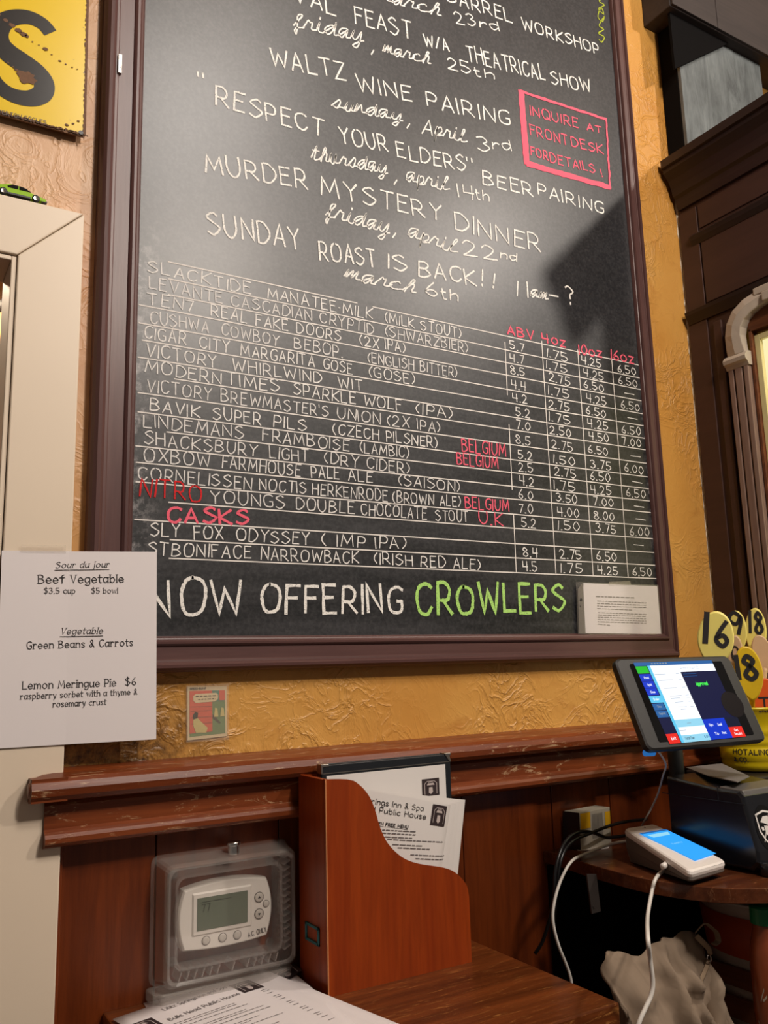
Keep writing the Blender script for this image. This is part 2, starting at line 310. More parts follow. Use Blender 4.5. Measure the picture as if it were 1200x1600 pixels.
# ------------------------------------------------------------------ stroke lettering
G = {
'A': "00 39 60|13 53", 'B': "00 09|~09 39 57 35 05|~05 35 62 30 00", 'C': "~68 49 18 05 11 40 62", 'D': "00 09|~09 39 66 63 30 00", 'E': "50 00 09 59|05 45",
'F': "00 09 59|05 45", 'G': "~68 49 18 05 11 40 61 64|64 44", 'H': "00 09|60 69|05 65", 'I': "00 09", 'J': "~59 52 30 11", 'K': "00 09|69 04 60", 'L': "09 00 50",
'M': "00 19 42 79 80", 'N': "00 09 60 69", 'O': "~39 18 05 11 30 61 75 68 39", 'P': "00 09|~09 39 57 44 04", 'Q': "~39 18 05 11 30 61 75 68 39|42 70", 'R': "00 09|~09 39 57 44 04|24 60",
'S': "~58 39 07 35 63 30 01", 'T': "09 69|39 30", 'U': "~09 03 20 40 63 69", 'V': "09 30 69", 'W': "09 20 47 70 99", 'X': "00 69|09 60", 'Y': "09 35 69|35 30", 'Z': "09 69 00 60",
'0': "~39 17 04 12 30 52 64 57 39", '1': "00 09", '2': "~07 29 57 44 00|00 60", '3': "~08 39 57 35|~35 63 30 01", '4': "09 04 64|59 50", '5': "59 09 05|~05 35 63 30 01",
'6': "~49 15 02 30 52 34 03", '7': "09 59 20", '8': "~35 07 29 57 35 02 30 62 35", '9': "~57 34 06 29 57 54 40", '.': "00 10", ',': "11 0b", '!': "09 03|00 01", '?': "~08 29 57 35 33|30 31",
'-': "04 44", '_': "04 74", '(': "~29 06 03 20", ')': "~09 26 23 00", '/': "00 59", "'": "09 07", '"': "09 07|29 27", '&': "~60 17 39 46 02 20 44", '$': "~58 39 07 35 63 30 01|3a 3e", '*': "04 14", '%': "~39 17 04 12 30 52 64 57 39|00 69",
'a': "~55 36 05 02 20 53|56 50", 'b': "09 00|~04 36 53 30 01", 'c': "~55 36 04 02 30 51", 'd': "~55 36 05 02 20 53|59 50", 'e': "~03 53 45 26 04 02 20 51", 'f': "~49 28 26 20|06 46", 'g': "~55 36 05 02 20 53|~56 5a 3c 0b",
'h': "09 00|~04 36 54 50", 'i': "06 00|08 09", 'j': "~16 1b 0c|18 19", 'k': "09 00|46 03 40", 'l': "09 00", 'm': "06 00|~04 26 44 40|~44 66 84 80", 'n': "06 00|~04 36 54 50", 'o': "~36 15 03 11 30 51 63 55 36",
'p': "06 0c|~05 36 53 30 01", 'q': "~55 36 05 02 20 53|56 5c", 'r': "06 00|~03 26 45", 's': "~45 26 05 23 41 20 01", 't': "~19 11 30|06 36", 'u': "~06 02 20 53|56 50", 'v': "06 30 56", 'w': "06 20 46 60 86", 'x': "06 50|00 56", 'y': "06 30|~56 30 1c", 'z': "06 56 00 50"}
CUR = {
'f': "~01 38 29 17 20 2d 1b 20 51", 'r': "~01 26 35 45 41 61", 'i': "~01 16 11 30 41|18 19", 'd': "~01 46 26 03 20 43 59 51 71", 'a': "~01 46 16 03 20 45 41 61", 'y': "~01 16 12 31 56 5a 4d 2c 50 71",
'm': "~01 16 11 36 31 56 51 71", 'c': "~45 36 15 03 11 30 61|~01 13", 'h': "~01 37 39 28 10|~12 36 45 41 61", 't': "~01 29 21 30 51|06 46", 'u': "~01 16 11 30 46 41 61", 's': "~01 36 44 30 11|~30 41 61", 'n': "~01 16 11 36 41 61",
'p': "~01 16 1d 14 36 43 20 51", 'l': "~01 38 29 12 20 51", 'o': "~01 36 03 20 44 36 65"}
YC = {c: i for i, c in enumerate('0123456789')}; YC.update({'e': 10.5, 'a': -1, 'b': -2, 'c': -3, 'd': -4})
def glyph(ch, cur):
    src = (CUR if cur and ch in CUR else G).get(ch)
    if src is None: return [], 4
    out = []; wd = 0
    for st in src.split('|'):
        smt = st[0] == '~'; st = st.lstrip('~')
        pts = [Vector((int(q[0]), YC[q[1]], 0)) for q in st.split()]
        wd = max(wd, max(p.x for p in pts)); out.append((smt, pts))
    return out, wd
def write(mb, text, a, b, h, mapf, lw, style='', seed=0, mi=0, up=None, res=6):
    """letters along the surface line a->b, both (s,t); h = cap height in metres, lw = stroke width"""
    rnd = random.Random(hash(text) % 9973 if False else sum(ord(c)*(i+3) for i, c in enumerate(text))+seed)
    cur = 'c' in style; ser = 's' in style; jit = 'j' in style
    gap = 0.0 if cur else 2.6
    gl = []; X = 0
    for ch in text:
        if ch == ' ': X += 5; gl.append(None); continue
        g, wd = glyph(ch, cur); k = 1.0
        gl.append((X, g, ch)); X += wd + (gap if not (cur and ch in CUR) else 0) + (1.5 if cur and ch not in CUR else 0)
    X -= gap if not cur else 0; X = max(X, .5)
    A, B = Vector((a[0], a[1], 0)), Vector((b[0], b[1], 0)); d = B-A; L = d.length; d.normalize()
    n = Vector((-d.y, d.x, 0)) if up is None else Vector((up[0], up[1], 0)).normalized()
    sx = L/X; sy = h/9; sl = .25 if cur else 0
    if len(text) == 1 and text in "I1!'l": sx = sy
    for it in gl:
        if not it: continue
        x0, g, ch = it
        jx, jy, js = (rnd.uniform(-.25, .25), rnd.uniform(-.5, .5), rnd.uniform(-.06, .09)) if jit else (0, 0, 0)
        js2 = rnd.uniform(.93, 1.08) if jit else 1
        for smt, pts in g:
            pp = smooth(pts, res) if smt and len(pts) > 2 else list(pts)
            if not smt or len(pts) == 2:
                q = []
                for i in range(len(pp)-1):
                    m_ = 3 if jit else 1
                    for k in range(m_): q.append(pp[i].lerp(pp[i+1], k/m_))
                pp = q+[pp[-1]]
            P2 = []
            for k, p in enumerate(pp):
                xx = (x0+jx+p.x+(p.y*(sl+js)))*sx; yy = (p.y*js2+jy)*sy
                if jit: xx += rnd.uniform(-.06, .06)*sy; yy += rnd.uniform(-.06, .06)*sy
                P2.append(A+d*xx+n*yy)
            ribbon(mb, P2, lw, mapf, mi, jit, rnd)
            if ser and ch.isalpha():
                for e in (pts[0], pts[-1]) if not smt else ():
                    if e.y in (0, 6, 9) and ch not in 'Zz':
                        c = A+d*((x0+e.x)*sx)+n*(e.y*sy); hw = max(1.2*sx, lw*1.1)
                        ribbon(mb, [c-d*hw, c+d*hw], lw*.6, mapf, mi)
RC = [0]
def ribbon(mb, P, lw, mapf, mi=0, jit=False, rnd=None, caps=True):
    Q = [P[0]]
    for p in P[1:]:
        if (p-Q[-1]).length > 1e-6: Q.append(p)
    if len(Q) < 2: return
    L, R = [], []
    for i, p in enumerate(Q):
        t0 = (p-Q[i-1]).normalized() if i else None; t1 = (Q[i+1]-p).normalized() if i < len(Q)-1 else None
        t = ((t0 or t1)+(t1 or t0)); t = t.normalized() if t.length > .2 else (t1 or t0)
        nn = Vector((-t.y, t.x, 0)); c = 1
        if t0 and t1: c = min(1.6, 1/max(.5, abs(nn.dot(Vector((-t1.y, t1.x, 0))))))
        ww = lw*.5*c*(rnd.uniform(.8, 1.2) if jit else 1)
        e = t*(lw*.35) if (caps and i == len(Q)-1) else (-t*(lw*.35) if caps and i == 0 else Vector((0, 0, 0)))
        L.append(p+nn*ww+e); R.append(p-nn*ww+e)
    vs = [mapf(q.x, q.y) for pr in zip(L, R) for q in pr]
    nn = (vs[1]-vs[0]).cross(vs[2]-vs[0])
    if nn.length > 0:
        nn.normalize()
        if nn.dot(Vector((-.3, -1, .8))) < 0: nn = -nn
        RC[0] = (RC[0]+1) % 40; vs = [v+nn*(RC[0]*5e-6) for v in vs]     # later strokes lie on top of earlier ones
    mb.add(vs, [(2*i, 2*i+1, 2*i+3, 2*i+2) for i in range(len(Q)-1)], mi)
def poly(mb, pts, mapf, mi=0): mb.add([mapf(*p) for p in pts], [tuple(range(len(pts)))], mi)
def emblem(mb, x, y, w_, h_, mapf, mapf2, rot=0, black=0, white=1):
    """dark square print with a pale crest: cap, face, ribbon"""
    c, s = math.cos(rot), math.sin(rot)
    T = lambda a, b: (x+(a*w_)*c-(b*h_)*s, y+(a*w_)*s+(b*h_)*c)
    mp0 = lambda a, b: mapf(*T(a, b))
    mp = lambda a, b: mapf2(*T(a, b))
    lw = .03*w_
    for gi in range(8): poly(mb, [(gi/8, 0), (gi/8+.125, 0), (gi/8+.125, .5), (gi/8+.125, 1), (gi/8, 1), (gi/8, .5)], mp0, black)
    for pts in ([(.28, .62), (.72, .62), (.66, .74), (.34, .74)], [(.38, .2), (.5, .1), (.62, .22), (.6, .5), (.4, .5)]):
        poly(mb, pts, mp, white)
    for q in ([(.15, .12), (.15, .72), (.3, .86), (.7, .86), (.85, .72), (.85, .12)], [(.36, .79), (.5, .82), (.64, .79)]):
        ribbon(mb, [Vector((a, b, 0)) for a, b in q], .03, mp, white)
def wallmap(y): return lambda a, b: Vector((a, y, b))
def wp(px, py, Y): p = onY(px, py, Y); return (p.x, p.z)

# ================================================================== THE SETTING
mb = MB()
mb.box((.157, 0, -.0), (3.2, .06, 3.95)); mb.box((-.75, 0, 2.104), (.157, .06, 3.95)); mb.box((-2.4, 0, 0), (-.75, .06, 3.95))
wall = struct('wall_back', mb, 'plaster')
# wainscot planks, each a part of the wall
PX = [.2546, .385, .5775, .74, .93, 1.138, 1.29, 1.468, 1.665]
for i in range(len(PX)-1):
    mb = MB(); bot = .05
    mb.box((PX[i]+.0010, -.008-(i % 2)*.0006, bot), (PX[i+1]-.0010, .0, 1.30))
    build('plank', mb, 'wainscot', wall, bev=.0012)
mb = MB(); mb.box((.2506, -.014, .05), (.2556, 0, 1.27)); build('edge_strip', mb, 'wainscot', wall, bev=.001)
mb = MB()                                           # chipped pale plaster edge beside the dark post
rnd = random.Random(3)
zz = 1.2; pts = []
while zz < 3.07: pts.append((1.664+rnd.uniform(-.0025, .001), zz)); zz += rnd.uniform(.006, .02)
vs = []
for x, z in pts: vs += [(x, -.0006, z), (x+.0035, -.0006, z), (x+.0035, -.004, z)]
k = len(pts); mb.add(vs, [(3*i, 3*i+1, 3*i+4, 3*i+3) for i in range(k-1)]+[(3*i+1, 3*i+2, 3*i+5, 3*i+4) for i in range(k-1)]+[(3*i+2, 3*i, 3*i+3, 3*i+5) for i in range(k-1)])
build('chipped_edge', mb, plain('chipped_plaster', (216, 200, 176), .8, var=.3, sc_=200), wall, label='pale chipped plaster edge')
# door casing on the left
mb = MB(); mb.prism([(.158, -.03, 0), (.249, -.03, 0), (.249, -.03, 2.194), (.158, -.03, 2.105)], (0, .03, 0))
dr = struct('door_1', mb, 'cream', bev=.002)
mb = MB(); mb.prism([(.248, -.03, 2.1945), (.157, -.03, 2.1055), (-.74, -.03, 2.1055), (-.83, -.03, 2.1945)], (0, .03, 0)); build('casing_head', mb, 'cream', dr, bev=.002)
mb = MB(); mb.prism([(-.75, -.03, 0), (-.84, -.03, 0), (-.84, -.03, 2.1935), (-.75, -.03, 2.104)], (0, .03, 0)); build('casing_side', mb, 'cream', dr, bev=.002)
mb = MB(); mb.box((.150, -.026, 0), (.157, .062, 2.104)); mb.box((-.74, -.026, 2.097), (.150, .062, 2.104)); mb.box((-.75, -.012, 0), (-.74, .1, 2.104))
build('jamb', mb, 'cream', dr, bev=.0015)
# chair rail
mb = MB()
prof = [(0, 1.372), (-.020, 1.370), (-.050, 1.364), (-.058, 1.359), (-.0615, 1.350), (-.060, 1.341), (-.055, 1.335), (-.042, 1.3325), (-.036, 1.330), (-.034, 1.326), (-.034, 1.296), (-.038, 1.2925),
        (-.044, 1.290), (-.0475, 1.2855), (-.0475, 1.279), (-.044, 1.2745), (-.036, 1.272), (-.012, 1.271), (0, 1.271)]
def railx(y, z):
    if z > 1.331: return .200+max(0, (.03-abs(z-1.350)*1.4))*0
    return .2245 if z > 1.294 else .2255
top = [p for p in prof if p[1] > 1.3315]; low = [p for p in prof if p[1] <= 1.3315]
tp = [(0, 1.3322)] ; A_ = [(y, z) for y, z in top]+[(-.034, 1.3315), (0, 1.3315)]
mb.loft([[Vector((.204 if y < -.03 else .2495, y, z)) for y, z in A_], [Vector((1.664, y, z)) for y, z in A_]])
mb.box((.2045, -.056, 1.3335), (.2500, -.0302, 1.364)); 
mb.lathe([(.0, -.0045), (.008, -.0035), (.0135, 0)], (.2046, -.0475, 1.3492), (1, 0, 0), 20)
B_ = [(-.0305, 1.3315)]+low[1:-2]+[(-.0305, 1.271)]
mb.loft([[Vector((.2255, y, z)) for y, z in B_], [Vector((1.664, y, z)) for y, z in B_]])
mb.box((.2502, -.031, 1.271), (1.664, 0, 1.3318))
struct('trim_1', mb, 'rail', sm=False)
# floor, ceiling, far room
mb = MB(); mb.box((-3, -5, -.05), (4, 4.2, 0)); struct('floor', mb, 'floor')
mb = MB(); mb.box((-3, -5, 3.95), (4, .06, 4.0)); struct('ceiling', mb, 'ceil')
mb = MB(); mb.box((-3, 4.1, 0), (1.2, 4.2, 3.3)); struct('wall_far_room', mb, plain('orange_tan_wall', (196, 120, 60), .6))
mb = MB(); mb.box((1.0, .1, 0), (1.1, 4.1, 3.3)); struct('wall_side_room', mb, plain('tan_wall', (190, 140, 90), .6))
mb = MB(); mb.box((-3, .06, 3.2), (1.1, 4.1, 3.25)); cl = struct('ceiling_far_room', mb, 'ceil')
for y in (.9, 1.7, 2.5, 3.3):
    mb = MB(); mb.box((-3, y, 3.06), (1.0, y+.12, 3.2)); build('beam', mb, 'ceil', cl, bev=.004)
def pendant(x, y, z, lab):
    t = thing('pendant_lamp', lab, 'lamp', (x, y, z), 'glowing pendant lamps in the room beyond the doorway')
    mb = MB(); mb.lathe([(.022, 0), (.034, .03), (.036, .10), (.026, .16), (.02, .19)], (x, y, z), seg=20); build('glass_shade', mb, 'glow', t, sm=True)
    mb = MB(); mb.lathe([(.022, .19), (.024, .23), (.01, .25)], (x, y, z), seg=16); build('cap', mb, 'black_wood', t, sm=True)
    mb = MB(); mb.tube([(x, y, z+.24), (x, y, 3.2)], .004, 6); build('cord', mb, 'rubber', t)
    l = bpy.data.lights.new('bulb', 'POINT'); l.energy = 3; l.color = (1, .6, .3); l.shadow_soft_size = .04
    o = bpy.data.objects.new('bulb', l); COL.objects.link(o); o.parent = t; o.location = (0, -.08, .08)
p = onY(4, 578, 1.6); pendant(p.x, 1.6, p.z, 'glowing orange pendant lamp hanging beyond the doorway, upper one')
p = onY(-3, 712, 1.0); pendant(p.x, 1.0, p.z-.0, 'glowing pendant lamp beyond the doorway, lower one at the photo edge')

# ================================================================== CHALKBOARD
XL, XR, ZB, ZT = .3385, 1.473, 1.552, 3.42
OL, OR, OB, OT = .272, 1.508, 1.498, 3.475
cb = thing('chalkboard', 'large framed chalkboard menu with chalk event list and drinks table on the plaster wall', 'chalkboard', (.9, 0, 1.498))
mb = MB(); mb.box((XL-.01, -.0105, ZB-.01), (XR+.01, -.001, ZT+.01)); build('slate', mb, 'slate', cb)
FP = [(0, .0005), (0, .018), (.05, .025), (.12, .0295), (.2, .030), (.25, .0275), (.28, .024), (.34, .0235), (.36, .0225), (.70, .0215), (.73, .024), (.78, .0262), (.84, .0262), (.88, .0235), (.9, .0195), (.94, .0185), (.97, .016), (1, .012), (1, .0005)]
def rail_ring(t, corner):     # corner: (outer x,z),(inner x,z)
    (ox, oz), (ix, iz) = corner
    return [Vector((ox+(ix-ox)*d, -h, oz+(iz-oz)*d)) for d, h in FP]
cs = [((OL, OB), (XL, ZB)), ((OR, OB), (XR, ZB)), ((OR, OT), (XR, ZT)), ((OL, OT), (XL, ZT))]
for i in range(4):
    mb = MB(); mb.loft([rail_ring(0, cs[i]), rail_ring(0, cs[(i+1) % 4])], True, True)
    fr = build('frame_rail', mb, 'frame_x' if i % 2 == 0 else 'frame', cb)
    if i == 3:
        q = onY(187, 100, -.024); mb = MB(); mb.box((q.x-.003, -.0275, q.z-.018), (q.x+.003, -.021, q.z+.016)); mb.lathe([(.0012, 0), (.0012, .001)], (q.x, -.0275, q.z-.008), (0, -1, 0), 8); build('latch_plate', mb, 'steel', fr, bev=.0008, label='small pale metal latch plate')
BM = wallmap(-.0112)
def ctext(items, mat, lw, style='j', h=.03, name='chalk_text', off=-.0112, label=None, seed=0):
    """items: (text, (px,py), (px,py), cap height px-> metres)"""
    mb = MB(); mp = wallmap(off)
    for it in items:
        tx, a, b = it[:3]; hh = it[3] if len(it) > 3 else h; st = it[4] if len(it) > 4 else style
        write(mb, tx, wp(*a, -.0108), wp(*b, -.0108), hh, mp, lw, st, seed)
    return build(name, mb, mat, cb, label=label)
LW = .0034
ctext([('&', (640, -22), (662, -14)), ('BARREL', (700, 2), (800, 36)), ('WORKSHOP', (817, 45), (936, 85), .027)], 'chalk', LW, h=.032)
ctext([('march', (588, -2), (688, 26), .028, 'cj'), ('23', (713, 36), (744, 42), .026), ('rd', (750, 42), (780, 49), .020, 'j')], 'chalk', .0029)
ctext([('MEDIEVAL', (345, -38), (525, 24), .034), ('FEAST', (555, 36), (643, 61), .036), ('W/A', (664, 71), (702, 80), .024), ('THEATRICAL', (731, 96), (852, 126), .036), ('SHOW', (862, 131), (924, 145), .030)], 'chalk', LW)
ctext([('friday', (458, 42), (568, 66), .030, 'cj'), (',', (580, 80), (584, 81), .03), ('march', (598, 82), (672, 101), .026, 'cj'), ('25', (700, 107), (736, 117), .026), ('th', (742, 119), (772, 124), .018, 'j')], 'chalk', .0029)
ctext([('WALTZ', (424, 103), (541, 125), .036), ('WINE', (560, 142), (643, 157), .033), ('PAIRING', (668, 166), (797, 196), .032)], 'chalk', LW)
ctext([('sunday', (518, 168), (628, 190), .026, 'cj'), (',', (636, 195), (640, 196), .03), ('April', (659, 208), (730, 222), .030, 'cj'), ('3', (746, 233), (765, 238), .030), ('rd', (770, 232), (799, 236), .022, 'j')], 'chalk', .0029)
ctext([('"', (313, 143), (321, 145), .034), ('RESPECT', (338, 165), (505, 212), .034), ('YOUR', (533, 224), (606, 236), .032), ('ELDERS', (622, 246), (728, 268), .032), ('"', (733, 270), (741, 272), .032), ('BEER', (755, 287), (833, 308), .028), ('PAIRING', (841, 304), (943, 334), .027)], 'chalk', LW)
ctext([('thursday', (486, 248), (605, 272), .028, 'cj'), (',', (616, 283), (620, 284), .03), ('april', (634, 284), (702, 298), .028, 'cj'), ('14', (717, 308), (740, 312), .030), ('th', (744, 311), (764, 315), .020, 'j')], 'chalk', .0029)
ctext([('MURDER', (322, 268), (480, 296), .034), ('MYSTERY', (502, 303), (690, 346), .034), ('DINNER', (711, 358), (845, 394), .036)], 'chalk', LW)
ctext([('friday', (508, 338), (608, 366), .030, 'cj'), (',', (614, 366), (618, 367), .03), ('april', (636, 370), (714, 396), .028, 'cj'), ('22', (724, 399), (776, 406), .031), ('nd', (782, 403), (807, 409), .017, 'j')], 'chalk', .0029)
ctext([('SUNDAY', (326, 366), (470, 389), .038), ('ROAST', (500, 405), (587, 417), .034), ('IS', (607, 420), (637, 425), .031), ('BACK', (654, 431), (744, 446), .033), ('!!', (752, 448), (772, 450), .033), ('11', (809, 463), (824, 465), .032), ('am', (828, 464), (856, 468), .022, 'cj'), ('-', (858, 470), (872, 473), .03), ('?', (884, 474), (896, 478), .040)], 'chalk', LW)
ctext([('march', (537, 434), (648, 459), .026, 'cj'), ('6', (667, 462), (684, 465), .029), ('th', (690, 467), (715, 471), .020, 'j')], 'chalk', .0029)
# inquire box
mb = MB(); mp = wallmap(-.0112)
cor = [wp(*q, -.0108) for q in ((814, 143), (947, 187), (953, 293), (823, 256))]
for i, wd in ((0, .0065), (1, .0055), (2, .013), (3, .016)):
    a, b = Vector((*cor[i], 0)), Vector((*cor[(i+1) % 4], 0)); N = 22
    rr = random.Random(i)
    for s_ in range(1 if wd < .007 else 3):
        o_ = (s_-1)*wd*.3 if wd > .007 else 0; nn = (b-a).normalized(); nn = Vector((-nn.y, nn.x, 0))
        ribbon(mb, [a.lerp(b, k/N)+nn*(o_+rr.uniform(-.001, .001)) for k in range(N+1)], wd if wd < .007 else wd*.42, mp, 0, True, rr)
for tx, a, b, h in (('INQUIRE', (829, 179), (903, 200), .022), ('AT', (917, 203), (940, 208), .017), ('FRONT', (829, 210), (887, 227), .023), ('DESK', (894, 229), (943, 241), .022), ('FOR', (830, 243), (856, 250), .021), ('DETAILS', (860, 253), (930, 270), .021), ('!', (941, 276), (942, 276), .019)):
    write(mb, tx, wp(*a, -.0108), wp(*b, -.0108), h, mp, .0030, 'j')
build('chalk_text', mb, 'chalk_pink', cb, label='pink chalk box reading inquire at front desk for details')
mb = MB(); sq = [(945, -6), (936, 2), (944, 8), (935, 14), (943, 22), (939, 12), (934, 26), (941, 34), (944, 26), (936, 40), (943, 46), (935, 52), (944, 58), (940, 66), (936, 62)]
ribbon(mb, smooth([Vector((*wp(*q, -.0108), 0)) for q in sq], 5), .0028, mp, 0, True, rnd); build('chalk_text', mb, 'chalk_olive', cb, label='yellow-green chalk scribble running up the right edge')
# ---- drinks table
Z0, DZ = 2.1557, .02853
RZ = [2.1557, 2.1262, 2.0990, 2.0722, 2.0420, 2.0142, 1.9852, 1.9585, 1.9275, 1.8965, 1.8697, 1.8420, 1.8162, 1.7857, 1.7578, 1.7274, 1.6993, 1.6704]
LX = [.386, .387, .3875, .341, .3415, .347, .341, .400, .3423, .343, .389, .341, .342, .3425, .394, .342, .397, .396]
mb = MB(); MR = wallmap(-.0110)
for i, (z, x) in enumerate(zip(RZ, LX)):
    z1 = z-.001*(i > 0)*.5
    def seg(a, b): ribbon(mb, [Vector((a, z, 0)), Vector((b, z+(.0006 if i == 0 else -.0012*(b-.9)), 0))], .0021, MR)
    if i == 0: seg(x, .738); seg(.772, 1.471)
    elif i == 13: seg(x, .80); seg(.803, 1.471)
    else: seg(x, 1.471)
for x, za, zb in ((1.0835, 2.142, 2.030), (1.0825, 1.968, 1.835), (1.0815, 1.785, 1.672), (1.1835, 2.162, 1.672), (1.2855, 2.160, 1.671), (1.387, 2.159, 1.671)):
    ribbon(mb, [Vector((x, za, 0)), Vector((x-.001, zb, 0))], .0021, MR)
build('ruled_lines', mb, 'rule', cb, label='white painted rules of the drinks table')
rows = [
 ([('SLACKTIDE', 231, 392), ('MANATEE*MILK', 418, 582), ('(MILK STOUT)', 602, 720)], '5.7 1.75 4.25 6.50', 0),
 ([('LEVANTE', 233, 347), ('CASCADIAN', 361, 487), ('CRYPTID', 500, 583), ('(SHWARZBIER)', 602, 731)], '4.7 1.75 4.25 6.50', 1),
 ([('TEN7', 231, 302), ('REAL', 330, 385), ('FAKE', 400, 450), ('DOORS', 464, 532), ('(2X IPA)', 563, 632)], '8.5 2.75 6.50 _', 0),
 ([('CUSHWA', 235, 325), ('COWBOY', 346, 435), ('BEBOP.', 460, 535), ('(ENGLISH BITTER)', 575, 714)], '4.4 1.75 4.25 6.50', 1),
 ([('CIGAR', 226, 290), ('CITY', 312, 358), ('MARGARITA', 376, 491), ('GOSE', 505, 550), ('(GOSE)', 577, 647)], '4.2 2.75 6.50 -', 0),
 ([('VICTORY', 228, 338), ('WHIRLWIND', 363, 502), ('WIT', 529, 566)], '5.2 1.75 4.25 6.50', 0),
 ([('MODERN', 226, 345), ('TIMES', 354, 437), ('SPARKLE', 459, 555), ('WOLF', 569, 628), ('(IPA)', 650, 706)], '7.0 2.50 4.50 7.00', 0),
 ([('VICTORY', 230, 330), ("BREWMASTER'S", 345, 513), ('UNION', 527, 594), ('(2X IPA)', 605, 687)], '8.5 2.75 6.50 -', 1),
 ([('BAVIK', 234, 312), ('SUPER', 333, 407), ('PILS', 427, 478), ('(CZECH PILSNER)', 521, 683)], '5.2 1.50 3.75 6.00', 0),
 ([('LINDEMANS', 224, 380), ('FRAMBOISE', 410, 545), ('(LAMBIC)', 563, 638)], '2.5 2.75 6.50 -', 1),
 ([('SHACKSBURY', 225, 401), ('LIGHT', 422, 481), ('(DRY CIDER)', 508, 639)], '4.2 1.75 4.25 6.50', 1),
 ([('OXBOW', 225, 328), ('FARMHOUSE', 347, 469), ('PALE', 487, 530), ('ALE', 545, 582), ('(SAISON)', 623, 718)], '6.0 3.50 7.00 -', 1),
 ([('CORNELISSEN', 216, 393), ('NOCTIS', 405, 478), ('HERKENRODE', 488, 605), ('(BROWN ALE)', 614, 719)], '7.0 4.00 8.00 -', 1),
 ([('YOUNGS', 329, 445), ('DOUBLE', 463, 553), ('CHOCOLATE', 565, 666), ('STOUT', 681, 731)], '5.2 1.50 3.75 6.00', 1),
 ([], '', 0),
 ([('SLY', 235, 281), ('FOX', 303, 348), ('ODYSSEY', 369, 483), ('( IMP IPA)', 504, 633)], '8.4 2.75 6.50', 0),
 ([('ST', 231, 262), ('BONIFACE', 268, 392), ('NARROWBACK', 408, 560), ('(IRISH RED ALE)', 585, 750)], '4.5 1.75 4.25 6.50', 0)]
def xat(px, z):      # wall x seen at pixel column px along height z
    lo, hi = 200., 1100.
    for _ in range(24):
        mid = (lo+hi)/2
        y = 900
        x = .3
    return 0
def wall_x(px, z, Y=-.0108):
    y = 700.
    for _ in range(12):
        p = onY(px, y, Y); q = onY(px, y+1, Y); y += (z-p.z)/(q.z-p.z)
    return onY(px, y, Y).x
PCX = [1.094, 1.190, 1.294, 1.397]
for i, (names, prices, dim) in enumerate(rows):
    if not names: continue
    mb = MB(); zb = RZ[i+1]+.0042; rr = random.Random(i*7+1)
    for tx, a, b in names:
        tilt = rr.uniform(-.0012, .0012)
        write(mb, tx, (wall_x(a, zb), zb-tilt), (wall_x(b, zb), zb+tilt), .0195 if i != 13 else .020, BM, .0020, 'j', i)
    for k, pr in enumerate(prices.split()):
        if k == 0: wd = .036
        elif pr in '-_': wd = .03
        else: wd = .058
        x0 = PCX[k]+rr.uniform(0, .008)+(.02 if pr in '-_' else 0)
        write(mb, pr, (x0, zb+rr.uniform(-.001, .001)), (x0+wd, zb-.001+rr.uniform(-.001, .001)), .0175, BM, .0020, 'j', i+k)
    if i == 14-0: pass
    build('chalk_text', mb, 'chalk_dim' if dim else 'chalk_thin', cb)
mb = MB(); ribbon(mb, [Vector((1.41, 1.741, 0)), Vector((1.44, 1.7405, 0))], .0016, BM, 0, True, rnd); build('chalk_dash', mb, 'chalk_dim', cb)
mb = MB(); zz = lambda i: RZ[i]+.004
for tx, a, b, i, h in (('BELGIUM', 722, 790, 9, .024), ('BELGIUM', 714, 778, 10, .022), ('BELGIUM', 727, 795, 13, .021), ('U.K', 749, 786, 14, .025)):
    write(mb, tx, (wall_x(a, zz(i)), zz(i)), (wall_x(b, zz(i)), zz(i)), h, BM, .0025, 'j')
build('chalk_text', mb, 'chalk_pink', cb, label='pink chalk country names beside four drinks')
mb = MB()
write(mb, 'NITRO', (wall_x(218, zz(14)), zz(14)+.003), (wall_x(315, zz(14)), zz(14)), .026, BM, .0026, 'j')
build('chalk_text', mb, 'chalk_red', cb, label='red chalk word nitro')
mb = MB(); write(mb, 'CASKS', wp(262, 816, -.0108), wp(388, 820, -.0108), .023, BM, .0042, 'j'); build('chalk_text', mb, 'chalk_pink', cb, label='pink chalk word casks')
ctext([('ABV', (793, 522), (834, 531), .018), ('4oz', (848, 534), (883, 542), .020), ('10oz', (905, 553), (940, 558), .021), ('16oz', (955, 561), (990, 568), .022)], 'chalk_pink', .0032, label='pink chalk column headings')
ctext([('NOW', (232, 963), (379, 960), .054), ('OFFERING', (408, 959), (627, 957), .046)], 'chalk', .0052, label='large white chalk words now offering')
ctext([('CROWLERS', (652, 958), (883, 955), .053)], 'chalk_green', .0064, label='large light green chalk word crowlers')

